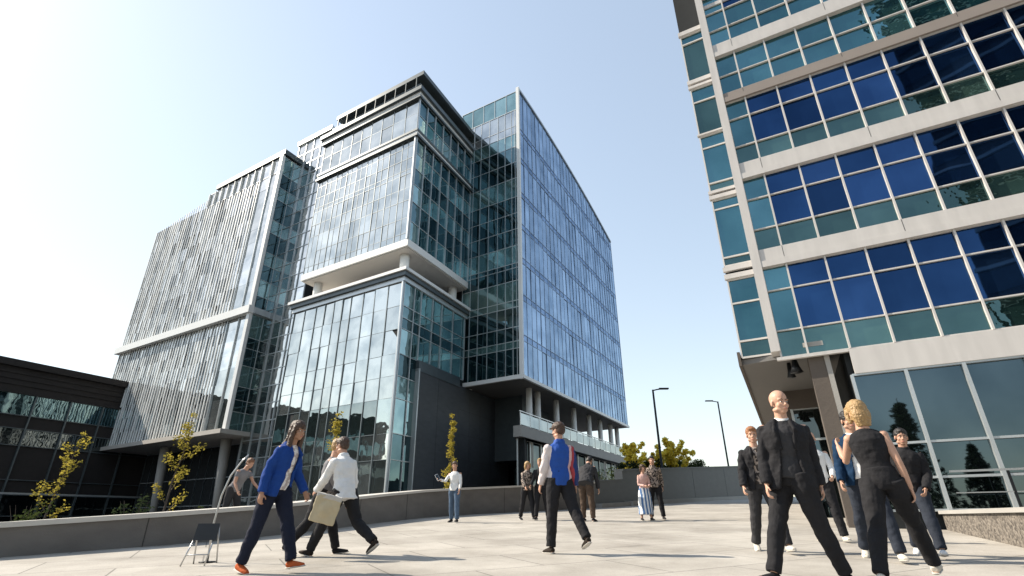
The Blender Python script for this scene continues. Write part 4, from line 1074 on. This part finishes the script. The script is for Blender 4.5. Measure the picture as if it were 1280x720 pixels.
# --- middle distance
_, Wm, _, _ = human('man in white shirt and light trousers raising a pale phone', -1.72, 16.3, 160, H=1.62, near=False, lean=2, legL=(10, 5, 4), legR=(-8, 5, 6),
      armL=(10, 8, 20, 0), armR=(38, 16, 62, -8), head=(20, 8, 0), hair=('short', 'hair_brown'), top='c_white', pants='c_jeans', shoes='c_black', sleeve=.9)
ph = thing('phone', 'pale phone held up by the man in the white shirt', 'phone', tuple(Wm['R']+Vector((0, 0, .05))), R(20)); ph.rotation_euler = (R(-30), R(-25), R(20))
MB().box(-.045, .045, -.008, .008, -.10, .10).build('case', 'white', ph); MB().box(-.04, .04, -.0105, -.0085, -.09, .09).build('screen', 'g_dark', ph)
human('person with fair bob in patterned black clothes, just left of the blue jacket man', .42, 17.4, 205, H=1.66, near=False, lean=3, legL=(14, 4, 6), legR=(-10, 4, 8), hair=('bob', 'hair_blond'),
      jacket='c_print', open_front=False, pants='c_black', shoes='c_black', female=True)
human('person in plain black half hidden behind the blue jacket man', .86, 17.3, 160, H=1.74, near=False, lean=3, legL=(-8, 4, 6), legR=(12, 4, 8), hair=('short', 'hair_blond'), top='c_black',
      jacket='c_black', open_front=False, pants='c_black', shoes='c_black')
human('man with back turned in a blue jacket with white and red panels', .68, 8.2, 22, H=1.76, lean=-5, twist=-4, legL=(4, 4, 2), legR=(-24, 5, 12), armL=(6, 9, 14, 0), armR=(-10, 7, 12, 0),
      head=(30, 4, 0), hair=('cap', 'hair_brown'), jacket='c_panels', open_front=False, pants='c_black', shoes='c_leather', girth=1.03, collar='c_white')
human('person in long charcoal coat bending forward with head down', 2.1, 16.2, -25, H=1.95, near=False, lean=38, legL=(14, 4, 6), legR=(4, 4, 4), armL=(40, 12, 10, 0), armR=(34, 10, 12, 0),
      head=(0, 40, 0), hair=('short', 'hair_dark'), jacket='c_charcoal', open_front=False, pants='c_brown', shoes='c_black', girth=1.18, coat_len=.06)
human('small woman in pink top and long blue and white striped skirt', 3.86, 16.5, 190, H=1.5, near=False, lean=2, legL=(6, 3, 2), legR=(-4, 3, 3), hair=('bob', 'hair_brown'), top='c_pink', pants=None, skirt='c_stripes',
      shoes='c_black', female=True, armL=(10, 8, 70, 30), armR=(10, 8, 70, 30))
human('taller person in dark patterned clothes standing close behind the striped skirt', 4.28, 16.9, 170, H=1.76, near=False, lean=2, legL=(6, 5, 2), legR=(-6, 5, 3), hair=('short', 'hair_dark'), jacket='c_print', open_front=False, pants='c_black',
      shoes='c_black')
# leaning figure behind the planter wall
human('auburn haired person in grey leaning over behind the planter wall', -5.98, 11.9, -110, H=1.45, z=.55, near=False, lean=30, legL=(10, 3, 2), legR=(-6, 3, 2), armL=(60, 10, 20, 0), armR=(30, 8, 40, 0),
      head=(0, 10, 0), skin='skin', hair=('short', 'hair_auburn'), top='c_grey', pants='c_charcoal', shoes='c_black', sleeve=.3)

# --- right group
_, Wbd, _, _ = human('bald man in black zipped jacket striding in the foreground of the right group', 2.66, 5.3, 118, H=1.72, lean=3, side=-2, twist=44, legL=(-14, 4, 8), legR=(24, 4, 6), armL=(-6, 8, 14, 0), armR=(4, 7, 14, 0),
      head=(26, 2, 0), skin='skin_pale', hair=('bald', 'hair_brown'), top='c_charcoal', jacket='c_black', open_front=True, pants='c_black', shoes='c_black', girth=1.08, coat_len=.02, collar='c_white')
tl, Wl, spw, spl = human('ginger haired man in open black jacket and printed shirt, left of the bald man', 3.62, 8.15, 168, H=1.68, lean=2, legL=(20, 5, 6), legR=(-14, 4, 10), armL=(-8, 8, 14, 0), armR=(8, 12, 20, 0),
      head=(-8, 4, 0), skin='skin_pale', hair=('short', 'hair_ginger'), top='c_print', jacket='c_black', pants='c_charcoal', shoes='c_cream', sleeve=.3)
human('man with shaved head in a white shirt and black waistcoat, behind the bald man', 5.35, 9.7, 160, H=1.74, lean=2, legL=(10, 5, 4), legR=(-10, 5, 6), armL=(12, 9, 50, 20), armR=(0, 10, 20, 0), head=(-14, 4, 0), skin='skin_pale',
      hair=('bald', 'hair_brown'), top='c_white', pants='c_black', shoes='c_cream', jacket=None)
vt = human  # keep name short below
human('blond bare armed woman all in black striding with her back turned', 3.55, 5.35, -38, H=1.66, lean=2, side=-4, twist=8, legL=(-20, 6, 6), legR=(34, 8, 6), armL=(42, 18, 96, 10), armR=(-6, 8, 16, 0),
      head=(26, 2, 0), skin='skin_pale', hair=('bob', 'hair_blond'), top='c_black', pants='c_black', shoes='c_cream', female=True, sleeve=.0)
human('dark haired person in teal blue jacket with white collar, close behind the blond woman', 4.55, 7.2, 150, H=1.78, lean=3, legL=(18, 5, 8), legR=(-16, 5, 10), armL=(10, 9, 60, 20), armR=(4, 9, 30, 0), head=(20, 4, 0), skin='skin',
      hair=('short', 'hair_dark'), top='c_white', jacket='c_teal', open_front=True, pants='c_nightjeans', shoes='c_cream', collar='c_white', sleeve=.3)
human('person in black coat and dark jeans with white shoes, rightmost of the right group', 5.38, 7.55, 140, H=1.60, lean=4, side=-6, legL=(26, 5, 8), legR=(-20, 5, 10), armL=(4, 9, 40, 20), armR=(0, 9, 30, 0),
      head=(16, 2, 0), skin='skin', hair=('short', 'hair_dark'), jacket='c_black', open_front=False, pants='c_nightjeans', shoes='c_white', girth=1.03)
# backpack of the left man in the right group
# --- small stool with a curved steel pole behind it, by the blazer woman
t = thing('folding_stool', 'small black panel seat on two thin splayed steel legs, standing alone on the paving', 'stool', (-3.86, 7.2, gz(7.2)), R(20))
MB().mesh([(-.13, -.015, .28), (.13, -.015, .28), (.13, .015, .28), (-.13, .015, .28), (-.12, .06, .47), (.13, .06, .47), (.13, .09, .47), (-.12, .09, .47)],
          [(0, 1, 2, 3), (7, 6, 5, 4), (0, 4, 5, 1), (1, 5, 6, 2), (2, 6, 7, 3), (3, 7, 4, 0)]).build('seat', 'board', t)
for a, b_ in (((-.12, .01, .30), (-.20, -.05, 0)), ((.10, .01, .30), (.06, -.06, 0)), ((-.11, .07, .46), (-.10, .20, 0)), ((.12, .07, .46), (.16, .20, 0))):
    MB().tube([a, b_], .009, 8).build('leg', 'steel', t, True)
MB().tube([(-.17, -.03, .12), (.07, -.045, .12)], .007, 8).build('stretcher', 'steel', t, True)
t = thing('curved_pole', 'thin curved steel pole rising from behind the small black seat', 'pole', (-3.93, 7.5, gz(7.5)))
MB().tube([(0, 0, 0), (-.02, 0, .45), (.01, 0, .8), (.08, 0, 1.05), (.19, 0, 1.23), (.27, 0, 1.32)], [.013, .013, .012, .011, .010, .009], 10).build('pole', 'steel', t, True)
MB().tube([(0, 0, 0), (0, 0, .012)], .10, 20).build('foot', 'lamp_metal', t, True)

# ================================================================== light, sky, camera
SUN_EL = 40; SUN_DIR = Vector((-.972*math.cos(R(40)), .234*math.cos(R(40)), math.sin(R(40))))
world = bpy.data.worlds.new('World'); scene.world = world; world.use_nodes = True
wn = world.node_tree; wn.nodes.clear()
sky = wn.nodes.new('ShaderNodeTexSky'); sky.sky_type = 'NISHITA'; sky.sun_disc = False
sky.sun_elevation = R(SUN_EL); sky.sun_rotation = math.atan2(SUN_DIR.x, SUN_DIR.y)
sky.altitude = 50; sky.air_density = 1.35; sky.dust_density = .5; sky.ozone_density = 1.0
bg = wn.nodes.new('ShaderNodeBackground'); bg.inputs[1].default_value = .15
wo = wn.nodes.new('ShaderNodeOutputWorld')
hs = wn.nodes.new('ShaderNodeHueSaturation'); hs.inputs['Saturation'].default_value = .92
gm = wn.nodes.new('ShaderNodeGamma'); gm.inputs[1].default_value = .6     # colour grade on the sky: compresses its range and the glow near the sun
wn.links.new(sky.outputs[0], hs.inputs['Color']); wn.links.new(hs.outputs[0], gm.inputs[0]); wn.links.new(gm.outputs[0], bg.inputs[0]); wn.links.new(bg.outputs[0], wo.inputs[0])
sl = bpy.data.lights.new('sun', 'SUN'); sl.energy = 3.0; sl.angle = R(.5); sl.color = (1, .89, .74)
so_ = bpy.data.objects.new('sun', sl); COL.objects.link(so_)
so_.rotation_euler = SUN_DIR.to_track_quat('Z', 'Y').to_euler(); so_.location = (-20, 0, 30)

cd = bpy.data.cameras.new('camera'); cam = bpy.data.objects.new('camera', cd); COL.objects.link(cam)
p_, r_ = R(24.0), R(-.435)
fw = Vector((0, math.cos(p_), math.sin(p_))); up = Vector((0, -math.sin(p_), math.cos(p_))); ri = Vector((1, 0, 0))
Rr = ri*math.cos(r_)+up*math.sin(r_); Uu = up*math.cos(r_)-ri*math.sin(r_)
cam.matrix_world = Matrix(((Rr.x, Uu.x, -fw.x, 0), (Rr.y, Uu.y, -fw.y, 0), (Rr.z, Uu.z, -fw.z, .7), (0, 0, 0, 1)))
cd.sensor_width = 36; cd.lens = 36*650/1280; cd.clip_start = .05; cd.clip_end = 6000
scene.camera = cam
vs_ = scene.view_settings
vs_.view_transform = 'Standard'; vs_.look = 'None'; vs_.gamma = 1; vs_.use_curve_mapping = False; vs_.exposure = 1.47
scene.cycles.max_bounces = 8; scene.cycles.glossy_bounces = 5; scene.cycles.diffuse_bounces = 3
scene.cycles.sample_clamp_indirect = 6; scene.cycles.use_denoising = True
